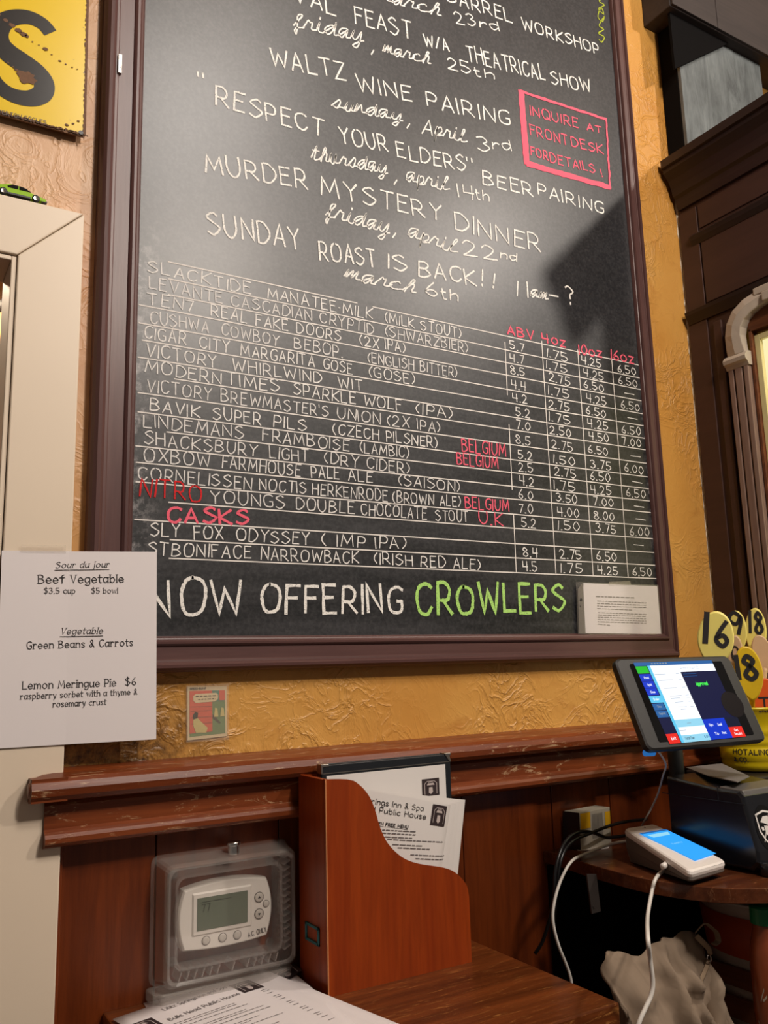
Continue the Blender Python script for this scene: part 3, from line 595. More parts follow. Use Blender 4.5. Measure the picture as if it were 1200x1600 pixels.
# plastic sleeve notice taped at the lower right of the board
dt = thing('sleeved_notice', 'printed notice in a clear plastic sleeve taped over the lower right corner of the chalkboard', 'notice', (1.36, -.016, 1.552))
c4 = [onY(*q, -.016) for q in ((912, 911), (1027, 916), (1033, 991), (905, 989))]
PD = Plane(c4[3], c4[2]-c4[3], c4[0]-c4[3]-((c4[0]-c4[3]).dot((c4[2]-c4[3]).normalized()))*(c4[2]-c4[3]).normalized())
N4 = Vector((0, -1, 0)); mb = MB(); mb.prism(c4, (0, .0015, 0)); build('page', mb, 'paper', dt)
mb = MB()
def dline(px0, py0, px1, py1, wd=.0011): 
    a, b = onY(px0, py0, -.0165), onY(px1, py1, -.0165); n_ = int((b.x-a.x)/.0052)
    rr = random.Random(int(py0*7)); x = 0; L = (b-a).length
    while x < L-.004:
        wl = rr.uniform(.004, .014); e = min(L, x+wl); q = [a.lerp(b, x/L), a.lerp(b, e/L)]
        ribbon(mb, [Vector((p.x, p.z, 0)) for p in q], wd, wallmap(-.0166), 0, False, None, False); x = e+.0024
dline(931, 932, 991, 934, .0016)
for k, (xe) in enumerate((1010, 1010, 1010, 989)): dline(933, 939+k*3.9, xe, 942+k*3.7)
for k, (xe) in enumerate((1010, 1010, 1010, 1010, 1010, 956)): dline(934, 957+k*3.6, xe, 960+k*3.45)
build('printed_lines', mb, 'greyink', dt, label='grey printed paragraphs')
sl = [onY(*q, -.0175) for q in ((900, 909), (1029, 914), (1035, 993), (903, 991))]
mb = MB(); mb.prism(sl, (0, .0004, 0)); build('sleeve', mb, 'film', dt)
mb = MB(); st = [onY(*q, -.0168) for q in ((903, 920), (911, 910), (915, 990), (905, 990))]; mb.prism(st, (0, .0006, 0)); build('binding_strip', mb, 'grey_plastic', dt, label='punched grey binding strip')
mb = MB()
for q in ((908, 937), (907, 947)): c = onY(*q, -.0176); mb.lathe([(.0028 if q[1] < 940 else .0012, 0), (.0028 if q[1] < 940 else .0012, .0003)], c, (0, -1, 0), 12)
build('punch_holes', mb, 'ink', dt)
for a in (((952, 909), (985, 908), (986, 914), (951, 914)), ((921, 990), (934, 994), (933, 1001), (926, 997)), ((1014, 990), (1026, 990), (1024, 998), (1019, 999)), ((950, 992), (984, 991), (984, 995), (950, 995))):
    mb = MB(); mb.prism([onY(*q, -.0182) for q in a], (0, .0003, 0)); build('tape', mb, 'tape', dt)

# ================================================================== things on the wall, left
sg = thing('enamel_sign', 'chipped yellow enamel sign with a big black letter S at the top left corner', 'sign', (0, -.012, 2.325))
bl, br, tr = onY(-60, 169, -.014), onY(134, 215, -.014), onY(141, -30, -.014)
SP = Plane((br.x, -.014, br.z), (1, 0, .016), (-.012, 0, 1)); ex = SP.u; ez = SP.v; P0 = SP.P
W_, H_ = .55, .62
def rr_pts(x0, z0, x1, z1, r, n=5):
    o = []
    for cx, cz, a0 in ((x1-r, z0+r, -90), (x1-r, z1-r, 0), (x0+r, z1-r, 90), (x0+r, z0+r, 180)):
        for k in range(n+1): a = math.radians(a0+90*k/n); o.append((cx+r*math.cos(a), cz+r*math.sin(a)))
    return o
mb = MB(); mb.prism([P0+ex*a+ez*b for a, b in rr_pts(-W_, 0, 0, H_, .006)], (0, .003, 0)); build('rusty_back_plate', mb, 'rust', sg)
mb = MB(); mb.prism([P0+ex*a+ez*b+Vector((0, -.001, 0)) for a, b in rr_pts(-W_+.003, .003, -.004, H_-.003, .006)], (0, .0012, 0)); build('enamel_face', mb, 'enamel', sg)
SM = SP.map(.0016)
if SP.n.y > 0: SM = SP.map(-.0016)
sgn = -1 if SP.n.y > 0 else 1
Sc = [(78, 52), (66, 38), (46, 28), (24, 27), (6, 34), (-3, 50), (0, 68), (14, 84), (34, 98), (56, 114), (68, 130), (66, 146), (50, 154), (28, 152), (8, 143), (-8, 128), (-16, 112)]
mb = MB(); pts = smooth([Vector((*SP.at(*q), 0)) for q in Sc], 6)
L_, R2 = [], []
for i, p in enumerate(pts):
    t = (pts[min(i+1, len(pts)-1)]-pts[max(i-1, 0)]).normalized(); nn = Vector((-t.y, t.x, 0)); f = i/(len(pts)-1)
    w_ = .0115+.006*math.exp(-((f-.5)/.22)**2); L_.append(p+nn*w_); R2.append(p-nn*w_)
mb.add([SM(q.x, q.y) for pr in zip(L_, R2) for q in pr], [(2*i, 2*i+1, 2*i+3, 2*i+2) for i in range(len(pts)-1)])
build('letter_s', mb, 'enamel_black', sg, label='bold black letter S')
mb = MB(); SM2 = SP.map(sgn*.0020)
write(mb, 'CHESTERTON ECCLES', SP.at(-28, 172), SP.at(72, 195), .0062, SM2, .0009); build('maker_lettering', mb, 'greyink', sg, label='tiny maker name along the lower edge')
def blotch(mb, cx, cy, rx, ry, mapf, seed, n=18):
    rr = random.Random(seed); poly(mb, [(cx+rx*math.cos(2*math.pi*k/n)*rr.uniform(.7, 1.15), cy+ry*math.sin(2*math.pi*k/n)*rr.uniform(.7, 1.15)) for k in range(n)], mapf)
mb = MB(); q = SP.at(41, 122); blotch(mb, q[0], q[1], .014, .012, SM2, 2)
for a, b, r in ((-6, 22, .004), (8, 32, .003), (18, 40, .0035), (28, 48, .004), (36, 54, .0038), (41, 57, .0025), (50, 66, .001), (70, 77, .0028), (60, 71, .001), (80, 86, .001), (93, 96, .0016), (102, 101, .001), (112, 106, .001), (120, 109, .0008), (104, 196, .002), (114, 194, .0015), (122, 190, .0016), (102, 206, .003), (20, 105, .0012), (12, 98, .001), (25, 110, .002)):
    q = SP.at(a, b); blotch(mb, q[0], q[1], r*1.5, r, SM2, a)
for k in range(70):
    q = SP.at(-40+k*2.55, 178+k*.55+rnd.uniform(-1, 1)); blotch(mb, q[0], rnd.uniform(.002, .0045), rnd.uniform(.001, .004), .0016, SM2, k, 7)
    blotch(mb, -.0035+rnd.uniform(-.001, .001), k*.009, .0016, rnd.uniform(.001, .006), SM2, k+100, 7)
build('chipped_enamel', mb, 'rust', sg, label='rust-grey chips in the enamel')
mb = MB(); q = SP.at(126, 208); c = SM2(*q); mb.lathe([(.0036, 0), (.0036, .0004)], c, (0, -1, 0), 14); build('screw_hole', mb, 'enamel_black', sg)

# toy car on the door casing
cx0 = .1215; cz = 2.1955; cy = -.0165
car = thing('toy_car', 'tiny lime green toy car parked on top of the cream door casing', 'toy car', (cx0+.036, cy, cz))
def cp(x, z, y=0): return Vector((cx0+x, cy+y, cz+z))
side = [(.001, .0035), (.071, .0035), (.0725, .006), (.070, .0085), (.060, .0105), (.052, .0125), (.049, .013), (.041, .0185), (.034, .0195), (.022, .0195), (.012, .0165), (.004, .0150), (.0005, .013), (0, .006)]
mb = MB(); rings = []
for yy, sc2, top in ((-.0125, .985, .92), (-.0115, 1, 1), (-.006, 1, 1.03), (.006, 1, 1.03), (.0115, 1, 1), (.0125, .985, .92)):
    rings.append([cp(.036+(x-.036)*sc2, .0035+(z-.0035)*top, yy) for x, z in side])
mb.loft(rings); build('body', mb, 'lime', car, sm=False, bev=.0005)
mb = MB()
for pts in ([(.0475, .0130), (.0405, .0178), (.034, .0185), (.034, .0130)], [(.0325, .0130), (.0325, .0185), (.024, .0185), (.0175, .0150), (.019, .013)]):
    for yy in (-.0131, .0126): mb.prism([cp(x, z, yy) for x, z in pts], (0, .0005, 0))
mb.prism([cp(.0425, .0188, -.0095), cp(.0495, .0138, -.0105), cp(.0495, .0138, .0105), cp(.0425, .0188, .0095)], (.0006, 0, .0006)); build('windows', mb, 'darkglass', car)
mb = MB(); mb.box((cx0+.018, cy-.0132, cz+.0028), (cx0+.050, cy+.0132, cz+.0055)); mb.box((cx0+.066, cy-.012, cz+.0028), (cx0+.0735, cy+.012, cz+.005)); build('sill', mb, 'darkplastic', car)
for x in (.0125, .0575):
    for s_ in (-1, 1):
        mb = MB(); mb.lathe([(.0048, 0), (.0055, .0006), (.0055, .0036), (.0048, .0042)], cp(x, .0055, s_*.0095), (0, s_, 0), 20); wh = build('wheel', mb, 'rubber', car, sm=True)
        mb = MB(); mb.lathe([(.0036, .0040), (.0034, .0046), (.001, .0043)], cp(x, .0055, s_*.0095), (0, s_, 0), 14)
        for k in range(5):
            a = k*2*math.pi/5; c = cp(x+.0022*math.cos(a), .0055+.0022*math.sin(a), s_*.0142); mb.box(c-Vector((.0004, .0002, .0004)), c+Vector((.0004, .0002, .0004)))
        build('rim', mb, 'chrome', wh)
# menu notice taped to the casing
nt = thing('menu_notice', 'white typed sheet of soup, vegetable and pie taped to the cream door casing', 'notice', (.26, -.036, 1.40))
NY = -.040
def nmap(off):
    def f(a, b):
        # the free right edge stands a little off the frame, left is flat on the casing
        y = -.0325-.0065*max(0, (a-.25)/.12)**1.0-off
        return Vector((a, y, b))
    return f
tl, tr_, br_, bl_ = onY(3, 860, -.0335), onY(245, 862, -.039), onY(244, 1155, -.039), onY(-7, 1170, -.0335)
mb = MB(); n_ = 12; vs = []; fs = []
for i in range(n_+1):
    for j in range(2):
        a = tl.lerp(tr_, i/n_) if j else bl_.lerp(br_, i/n_)
        p = nmap(0)(a.x, a.z); vs.append(p)
for i in range(n_+1):
    for j in range(2): p = vs[2*i+j]; vs.append(Vector((p.x, p.y+.0005, p.z)))
k = 2*(n_+1)
for i in range(n_): fs += [(2*i, 2*i+2, 2*i+3, 2*i+1), (k+2*i, k+2*i+1, k+2*i+3, k+2*i+2), (2*i, k+2*i, k+2*i+2, 2*i+2), (2*i+1, 2*i+3, k+2*i+3, k+2*i+1)]
fs += [(0, 1, k+1, k), (2*n_, k+2*n_, k+2*n_+1, 2*n_+1)]
mb.add(vs, fs); build('sheet', mb, 'paper', nt)
def ntext(tx, a, b, h, lw=.0010, st='s', ul=False, name='printed_text', ital=False):
    mb = MB(); A, B = onY(*a, -.037), onY(*b, -.037)
    mf = nmap(.0004)
    if ital:
        m0 = mf; z0 = A.z
        mf = lambda s_, t: m0(s_+(t-z0)*.22, t)
    write(mb, tx, (A.x, A.z), (B.x, B.z), h, mf, lw, st)
    if ul: ribbon(mb, [Vector((A.x-.001, A.z-.0032, 0)), Vector((B.x+.001, B.z-.0032, 0))], .0009, nmap(.0004))
    build(name, mb, 'ink', nt)
ntext('Sour du jour', (88, 887), (170, 886), .0085, .0009, 's', True, ital=True)
ntext('Beef Vegetable', (61, 911), (193, 910), .0115, .0013)
ntext('$3.5 cup', (70, 927), (118, 927), .0078, .0009); ntext('$5 bowl', (144, 927), (184, 927), .0078, .0009)
ntext('Vegetable', (96, 991), (160, 990), .0088, .0009, 's', True, ital=True)
ntext('Green Beans & Carrots', (43, 1014), (207, 1009), .0098, .0011)
ntext('Lemon Meringue Pie', (36, 1077), (181, 1072), .0100, .0011); ntext('$6', (196, 1071), (212, 1070), .0105, .0011)
ntext('raspberry sorbet with a thyme &', (33, 1093), (214, 1085), .0078, .0009); ntext('rosemary crust', (84, 1105), (166, 1101), .0078, .0009)
mb = MB(); mb.prism([onY(*q, -.0336) for q in ((32, 851), (103, 852), (103, 864), (32, 863))], (0, .0003, 0)); build('tape', mb, 'tape', nt)
# comic clipping
cm = thing('comic_clipping', 'small coloured comic strip clipping taped to the plaster under the chalkboard', 'comic clipping', (.464, -.001, 1.397))
CP = Plane(onY(294, 1156, -.002), (1, 0, 0), (0, 0, 1)); cc4 = [onY(*q, -.002) for q in ((293, 1157), (355, 1150), (354, 1072), (293, 1073))]
mb = MB(); mb.prism(cc4, (0, .0012, 0)); build('newsprint', mb, 'comic_bg', cm)
mb = MB(); k1, k2, k3 = (wallmap(-.0023), wallmap(-.0026), wallmap(-.0029))
def cq(u, v): p = cc4[0].lerp(cc4[1], u).lerp(cc4[3].lerp(cc4[2], u), v); return (p.x, p.z)
def cpoly(pts, mf, mi): poly(mb, [cq(*q) for q in pts], mf, mi)
cpoly([(.05, .06), (.95, .06), (.95, .92), (.05, .92)], k1, 2); cpoly([(.05, .12), (.62, .12), (.62, .92), (.05, .92)], k2, 1)
cpoly([(.62, .7), (.95, .7), (.95, .92), (.62, .92)], k2, 3); cpoly([(.80, .72), (.95, .72), (.95, .92), (.80, .92)], k3, 1)
cpoly([(.62, .46), (.84, .28), (.80, .26), (.62, .38)], k2, 4)
cpoly([(.14, .82), (.2, .86), (.72, .87), (.78, .82), (.76, .74), (.68, .70), (.2, .69), (.14, .73)], wallmap(-.0031), 0)
cpoly([(.2, .13), (.46, .11), (.5, .2), (.32, .34), (.25, .40), (.14, .38), (.14, .26)], wallmap(-.0031), 5); cpoly([(.14, .38), (.24, .40), (.26, .5), (.18, .52), (.13, .46)], wallmap(-.0033), 4)
for x in (.72, .88): cpoly([(x-.06, .4), (x+.05, .4), (x+.03, .56), (x-.03, .58)], wallmap(-.0031), 5)
for v in (.30, .42, .54, .62): ribbon(mb, [Vector((*cq(.08, v), 0)), Vector((*cq(.6, v-.01), 0))], .0004, wallmap(-.0030), 4)
write(mb, 'SPEED BUMP', cq(.06, .945), cq(.46, .95), .0026, wallmap(-.0030), .0007, mi=4)
for v, u0, u1 in ((.815, .2, .76), (.755, .26, .7)):
    u = u0
    while u < u1: e = min(u1, u+rnd.uniform(.04, .1)); ribbon(mb, [Vector((*cq(u, v), 0)), Vector((*cq(e, v), 0))], .0013, wallmap(-.0034), 4, False, None, False); u = e+.03
build('printed_picture', mb, ['comic_bg', 'comic_red', 'comic_green', 'comic_teal', 'comic_dk', plain('comic_buff', (206, 188, 120), .7)], cm)
mb = MB(); mb.prism([onY(*q, -.0036) for q in ((291, 1071), (357, 1068), (358, 1156), (291, 1160))], (0, .0003, 0)); build('tape', mb, 'tape', cm)

# ================================================================== TABLE AND WHAT IS ON IT
TZ = 1.046; TX0, TX1, TY = .315, .905, -.385
tb = thing('side_table', 'worn dark wooden table top against the wainscot under the magazine file', 'table', (.6, -.19, 0))
mb = MB(); mb.box((TX0, TY, TZ-.032), (TX1, -.0095, TZ)); build('table_top', mb, 'table', tb, bev=.0025)
mb = MB(); mb.box((TX0+.012, TY+.014, TZ-.12), (TX1-.012, TY+.034, TZ-.032)); mb.box((TX1-.034, TY+.034, TZ-.12), (TX1-.014, -.0095, TZ-.032)); mb.box((TX0+.014, TY+.034, TZ-.12), (TX0+.034, -.0095, TZ-.032)); build('apron', mb, 'table', tb)
for x in (TX0+.012, TX1-.052):
    for y in (TY+.014, -.055):
        mb = MB(); mb.loft([[Vector((x+.02+s*a, y+.02+t*a, z)) for s, t in ((-1, -1), (1, -1), (1, 1), (-1, 1))] for z, a in ((0, .012), (.5, .016), (TZ-.032, .02))]); build('leg', mb, 'table', tb, bev=.002)
# magazine file
FY0, FY1 = -.142, -.050; FX0, FX1 = .5925, .8405
mf = thing('magazine_file', 'tall cherry wood magazine file with a swooping side, full of menus, on the table', 'magazine file', ((FX0+FX1)/2, (FY0+FY1)/2, TZ))
cut = [(505, 1218.5), (546, 1218.5), (560, 1225), (572, 1237), (581, 1252), (588, 1272), (593, 1290), (600, 1307), (607, 1319), (618, 1331), (631, 1341), (645, 1347), (660, 1351), (680, 1354), (698, 1357), (711, 1363), (721, 1372), (728, 1381), (731, 1389)]
cw = [onY(*q, FY0) for q in cut]; ztop = cw[0].z
outl = [(FX0, TZ), (FX1, TZ), (FX1, cw[-1].z-.01)]+[(p.x, p.z) for p in smooth(cw[::-1], 3)]+[(FX0, ztop)]
outl = [o for i, o in enumerate(outl) if not (i > 2 and o[0] > FX1)]
crv = [(FX0, ztop)]+[(p.x, p.z) for p in smooth(cw, 3)[1:] if p.x < FX1-.0004]+[(FX1, cw[-1].z-.012)]
for y in (FY0, FY1-.008):
    mb = MB(); k_ = len(crv); vs = [(x, yy, z) for yy in (y, y+.008) for x, zt in crv for z in (TZ, zt)]; o2 = 2*k_
    fs = [(0, 1, o2+1, o2), (2*k_-2, o2+2*k_-2, o2+2*k_-1, 2*k_-1)]
    for i in range(k_-1): a = 2*i; fs += [(a, a+2, a+3, a+1), (o2+a, o2+a+1, o2+a+3, o2+a+2), (a+1, a+3, o2+a+3, o2+a+1), (a, o2+a, o2+a+2, a+2)]
    mb.add(vs, fs); sp_ = build('side_panel', mb, 'filewood', mf)
mb = MB(); mb.box((FX0-.0012, FY0-.0006, TZ), (FX0+.0006, FY0+.0012, ztop)); build('worn_corner', mb, 'fileedge', mf, label='pale worn corner edge', bev=.0004)
mb = MB(); mb.box((FX0-.0002, FY0+.008, TZ), (FX0+.0078, FY1-.008, ztop-.001)); sp = build('spine_panel', mb, 'filewood', mf)
mb = MB(); mb.box((FX0+.0078, FY0+.008, TZ), (FX1-.0005, FY1-.008, TZ+.008)); build('bottom_panel', mb, 'filewood', mf)
mb = MB(); mb.box((FX1-.0085, FY0+.008, TZ+.008), (FX1-.0005, FY1-.008, TZ+.05)); build('front_lip', mb, 'filewood', mf)
mb = MB()
ly0, ly1, lz0, lz1 = -.117, -.073, 1.106, 1.131
for a, b in (((ly0, lz0), (ly1, lz0+.004)), ((ly0, lz0), (ly0+.004, lz1)), ((ly1-.004, lz0), (ly1, lz1)), ((ly0, lz1-.004), (ly1, lz1))): mb.box((FX0-.003, a[0], a[1]), (FX0, b[0], b[1]))
lh = build('label_holder', mb, 'teal', mf, bev=.0006, label='tarnished teal metal label holder')
# leather menu cover
lc = thing('menu_cover', 'black leatherette menu cover with silver corners standing in the magazine file behind the sheets', 'menu', (.74, -.078, TZ+.008))
c0, c1 = onY(500, 1196, -.080), onY(706, 1179, -.080)
X0_, X1_ = c0.x, c1.x-.006; ZT_ = 1.3525
mb = MB(); mb.box((X0_, -.074, TZ+.010), (X1_, -.0705, ZT_)); mb.box((X0_, -.0835, TZ+.010), (X1_, -.0805, ZT_-.001)); mb.box((X0_, -.0835, TZ+.010), (X0_+.003, -.0705, ZT_))
build('cover', mb, 'leather', lc, bev=.0012)
PZ1 = ZT_-.017
mb = MB(); mb.box((X0_+.009, -.0838, TZ+.02), (X1_-.011, -.0834, PZ1)); pg = build('page', mb, 'paper2', lc)
mb = MB()
a = onY(659, 1219, -.084); emblem(mb, a.x, a.z-.026, .034, .027, wallmap(-.0841), wallmap(-.0843)); build('emblem', mb, ['logo', 'logo_w'], lc, label='dark square crest')
mb = MB(); mb.box((X0_, -.0842, ZT_-.014), (X1_, -.0834, ZT_-.0128)); build('stitched_rib', mb, 'steel', lc)
for x in (X0_-.0006, X1_-.013):
    mb = MB(); mb.prism([(x, -.0848, ZT_+.0006), (x+.0136, -.0848, ZT_+.0006), (x+.0136, -.0848, ZT_-.003), (x+(.003 if x < .7 else .0106), -.0848, ZT_-.004), (x+(.003 if x < .7 else .0136), -.0848, ZT_-.0135), (x+(0 if x < .7 else .0106), -.0848, ZT_-.0135)], (0, .0148, 0)); build('corner_guard', mb, 'steel', lc, bev=.0006, label='silver corner guard')
# loose menu sheets in the file, tilted and bowed
def sheet_in_file(k, TR, ang, y0, w_, h_, lab, printed):
    t = thing('menu_sheet', lab, 'menu sheet', (TR[0]-.1, y0, TR[1]-.15), 'printed menu sheets leaning in the magazine file')
    ca, sa = math.cos(ang), math.sin(ang)
    def mp(off):
        def f(a, b):      # a: leftwards distance negative..0, b: down negative
            bow = -.012*math.sin(max(0, min(1, (a+w_)/w_))*3.1)*.6 + .010*max(0, (a+.016)/.016)**2*(1 if printed else .4)
            return Vector((TR[0]+a*ca-b*(-sa)*-1*-1 if False else TR[0]+a*ca+b*sa*1.0, y0+bow*.55-off, TR[1]-a*sa+b*ca))
        return f
    mb = MB(); N = 48; vs = []; fs = []; f0, f1 = mp(0), mp(-.0004)
    for i in range(N+1):
        a = -w_+w_*i/N
        ztr = 0
        for f in (f0, f1): vs += [f(a, 0), f(a, -h_)]
    for i in range(N):
        o = 4*i; fs += [(o, o+1, o+5, o+4), (o+2, o+6, o+7, o+3), (o, o+4, o+6, o+2), (o+1, o+3, o+7, o+5)]
    fs += [(0, 2, 3, 1), (4*N, 4*N+1, 4*N+3, 4*N+2)]
    mb.add(vs, fs); build('sheet', mb, 'paper2', t, sm=False)
    if printed:
        P_ = lambda px, py: (lambda p: ((p.x-TR[0])*ca-(p.z-TR[1])*sa, (p.x-TR[0])*sa+(p.z-TR[1])*ca))(onY(px, py, y0-.002))
        mm = mp(.0006); mb = MB()
        write(mb, 'Lititz Springs Inn & Spa', P_(534, 1249), P_(660, 1267), .0078, mm, .0010)
        write(mb, 'Bulls Head Public House', P_(524, 1260), P_(664, 1280), .0078, mm, .0010)
        write(mb, 'GLUTEN FREE MENU', P_(574, 1287), P_(636, 1294), .0042, mm, .0011)
        q0, q1 = P_(574, 1289), P_(636, 1296); ribbon(mb, [Vector((*q0, 0)), Vector((*q1, 0))], .0006, mm)
        build('printed_text', mb, 'ink', t)
        mb = MB(); rr = random.Random(4)
        for (x0, y0_, x1) in ((590, 1296, 649), (594, 1301, 648), (600, 1307, 646), (604, 1311, 694), (612, 1319, 662), (620, 1324, 671), (640, 1335, 703), (648, 1341, 701)):
            a_, b_ = Vector((*P_(x0, y0_), 0)), Vector((*P_(x1, y0_+(x1-x0)*.055), 0)); L = (b_-a_).length; s = 0
            while s < L-.003: e = min(L, s+rr.uniform(.004, .012)); ribbon(mb, [a_.lerp(b_, s/L), a_.lerp(b_, e/L)], .0014, mm, 0, False, None, False); s = e+.0016
        build('printed_lines', mb, 'greyink', t)
        mb = MB(); q = P_(676, 1256); emblem(mb, q[0], q[1]-.031, .029, .031, mp(.0010), mp(.0014), 0); build('emblem', mb, ['logo', 'logo_w'], t, label='dark square crest')
    return t
E_ = lambda px, py, Y: (lambda p: (p.x, p.z))(onY(px, py, Y))
sheet_in_file(0, E_(707, 1258, -.118), math.radians(13.5), -.118, .172, .188, 'front menu sheet in the magazine file, headed with the inn name and a dark crest', True)
sheet_in_file(1, E_(714, 1256, -.110), math.radians(12.5), -.110, .175, .182, 'second sheet in the magazine file, its edge showing right behind the front sheet', False)
sheet_in_file(2, E_(720, 1253, -.103), math.radians(11.5), -.103, .178, .178, 'third menu sheet in the magazine file, a thin edge between two others', False)
sheet_in_file(3, E_(728, 1250, -.096), math.radians(10.5), -.096, .180, .178, 'rearmost loose sheet in the magazine file, reaching farthest right', False)
# menus lying on the table
def lying(name, C, ang, w_, h_, z, lab, k, curl=0):
    t = thing('menu_sheet', lab, 'menu sheet', (C[0], C[1], z), 'printed menus lying on the table under the thermostat')
    ux = Vector((math.cos(ang), math.sin(ang), 0)); vy = Vector((-math.sin(ang), math.cos(ang), 0)); P = Vector((C[0], C[1], z))
    def mp(off):
        def f(a, b):
            c_ = curl*max(0, (b+.03)/.05)**2 if b > -.03 else 0
            e_ = .006*max(0, (a-w_+.03)/.03)**2
            return P+ux*a+vy*b*(1 if b < -.02 else 1)+Vector((0, 0, off+c_+e_+.002*math.sin(a*12)))
        return f
    mb = MB(); N, Mm = 16, 10; f0, f1 = mp(.0005), mp(0); vs = [f(w_*i/N, -h_+h_*j/Mm) for f in (f0, f1) for i in range(N+1) for j in range(Mm+1)]
    q = (N+1)*(Mm+1); fs = []
    for i in range(N):
        for j in range(Mm):
            a = i*(Mm+1)+j; fs += [(a, a+Mm+1, a+Mm+2, a+1), (q+a, q+a+1, q+a+Mm+2, q+a+Mm+1)]
    for i in range(N): a = i*(Mm+1); b = a+Mm; fs += [(a, q+a, q+a+Mm+1, a+Mm+1), (b, b+Mm+1, q+b+Mm+1, q+b)]
    for j in range(Mm): a = j; b = N*(Mm+1)+j; fs += [(a, a+1, q+a+1, q+a), (b, q+b, q+b+1, b+1)]
    mb.add(vs, fs); build('sheet', mb, 'paper', t, sm=True)
    return t, mp
ang = math.radians(12)
t1, m1 = lying('menu_sheet', (.318, -.052), ang, .235, .33, TZ+.0035, 'top menu sheet on the table, headed with inn and pub names between two crests', 1)
pl = Plane((.318, -.052, TZ+.004), (math.cos(ang), math.sin(ang), 0), (-math.sin(ang), math.cos(ang), 0))
mb = MB(); mf_ = m1(.0010)
write(mb, 'Lititz Springs Inn and Spa', pl.at(258, 1581), pl.at(355, 1546), .0085, mf_, .0009)
write(mb, 'Bulls Head Public House', pl.at(267, 1597), pl.at(376, 1556), .0095, mf_, .0010)
build('printed_text', mb, 'greyink', t1)
mb = MB(); rr = random.Random(9)
for k in range(16):
    for (xa, xb) in ((.045, .045+rr.uniform(.07, .12)), (.19, .20)):
        yb = -.075-.010*k+(-.004 if k % 3 == 0 else 0); s = xa
        if xa > .1: yb += .012
        while s < xb: e = min(xb, s+rr.uniform(.004, .012)); ribbon(mb, [Vector((s, yb, 0)), Vector((e, yb, 0))], .0012, mf_, 0, False, None, False); s = e+.0016
build('printed_lines', mb, 'greyink', t1)
mb = MB(); mg = m1(.0013)
q = pl.at(262, 1602); emblem(mb, q[0]-.044, q[1]+.000, .040, .036, mf_, mg); q = pl.at(382, 1554); emblem(mb, q[0]+.000, q[1], .034, .040, mf_, mg); build('emblem', mb, ['logo', 'logo_w'], t1, label='dark square crest')
ang2 = math.radians(-4)
t2, m2 = lying('menu_sheet', (.37, -.012), ang2, .216, .30, TZ+.0005, 'lower menu sheet on the table, its crest corner poking out beside the thermostat base', 2)
pl2 = Plane((.37, -.012, TZ+.001), (math.cos(ang2), math.sin(ang2), 0), (-math.sin(ang2), math.cos(ang2), 0))
mb = MB(); q = pl2.at(436, 1539); emblem(mb, q[0], q[1]-.0, .036, .036, m2(.0036+.001), m2(.0050)); build('emblem', mb, ['logo', 'logo_w'], t2, label='dark square crest')

# ================================================================== thermostat and its clear guard
th = thing('thermostat', 'ivory wall thermostat with grey display inside the clear guard', 'thermostat', (.485, -.008, 1.15))
def blob(x0, x1, z0, z1, bulge, n=10):
    o = []
    def arc(p, q, nx, nz, bl):
        for k in range(n): t = k/n; s = 4*t*(1-t)*bl; o.append((p[0]+(q[0]-p[0])*t+nx*s, p[1]+(q[1]-p[1])*t+nz*s))
    arc((x0, z0), (x1, z0), 0, -1, bulge*.5); arc((x1, z0), (x1, z1), 1, 0, bulge); arc((x1, z1), (x0, z1), 0, 1, bulge*.9); arc((x0, z1), (x0, z0), -1, 0, bulge); return o
base = blob(.419, .549, 1.108, 1.190, .0085)
def scl(o, f, c=(.484, 1.149)): return [(c[0]+(x-c[0])*f, c[1]+(z-c[1])*f) for x, z in o]
mb = MB(); mb.loft([[Vector((x, y, z)) for x, z in scl(base, f)] for y, f in ((-.008, .98), (-.020, 1.0), (-.027, .985), (-.0305, .95))]); build('body', mb, 'thermo', th, sm=False, bev=.001)
mb = MB(); mb.loft([[Vector((x, y, z)) for x, z in ((.438-e, 1.132-e), (.517+e, 1.132-e), (.517+e, 1.178+e), (.438-e, 1.178+e))] for y, e in ((-.0300, .007), (-.0325, .004))]); build('display_bezel', mb, 'thermo', th, bev=.0012)
mb = MB(); mb.box((.439, -.0331, 1.133), (.516, -.0322, 1.177)); build('display', mb, 'lcd', th)
mb = MB(); mk = wallmap(-.0333); write(mb, '77', (.446, 1.158), (.458, 1.158), .010, mk, .0012); ribbon(mb, [Vector((.446, 1.171, 0)), Vector((.49, 1.171, 0))], .0008, mk); build('display_digits', mb, plain('lcd_digit', (52, 60, 50), .4), th)
for k, (px, py, r) in enumerate(((322, 1470, .0056), (348, 1465, .0056), (371, 1461, .0056), (405, 1402, .0066), (405, 1428, .0066), (416, 1412, .0046))):
    c = onY(px, py, -.0315); mb = MB(); mb.lathe([(r, -.002), (r, .0006), (r*.85, .0014), (r*.2, .0010)], (c.x, -.0308, c.z), (0, -1, 0), 20); bt = build('button', mb, 'button', th, sm=True)
    mb = MB(); mb.lathe([(r*1.15, -.0004), (r*1.15, .0003), (r*.99, .0003), (r*.99, -.0004)], (c.x, -.0308, c.z), (0, -1, 0), 24, caps=False); build('button_ring', mb, 'grey_plastic', bt)
    if k in (3, 4):
        s_ = 1 if k == 3 else -1; mb = MB(); mb.prism([(c.x-.0022, -.0325, c.z-.0012*s_), (c.x+.0022, -.0325, c.z-.0012*s_), (c.x, -.0325, c.z+.002*s_)], (0, .0003, 0)); build('arrow', mb, 'ink', bt)
mb = MB(); a, b = onY(388, 1464, -.031), onY(416, 1455, -.031); write(mb, 'A.C. ONLY', (a.x, a.z), (b.x, b.z), .0062, wallmap(-.0313), .0009); build('printed_text', mb, 'ink', th)
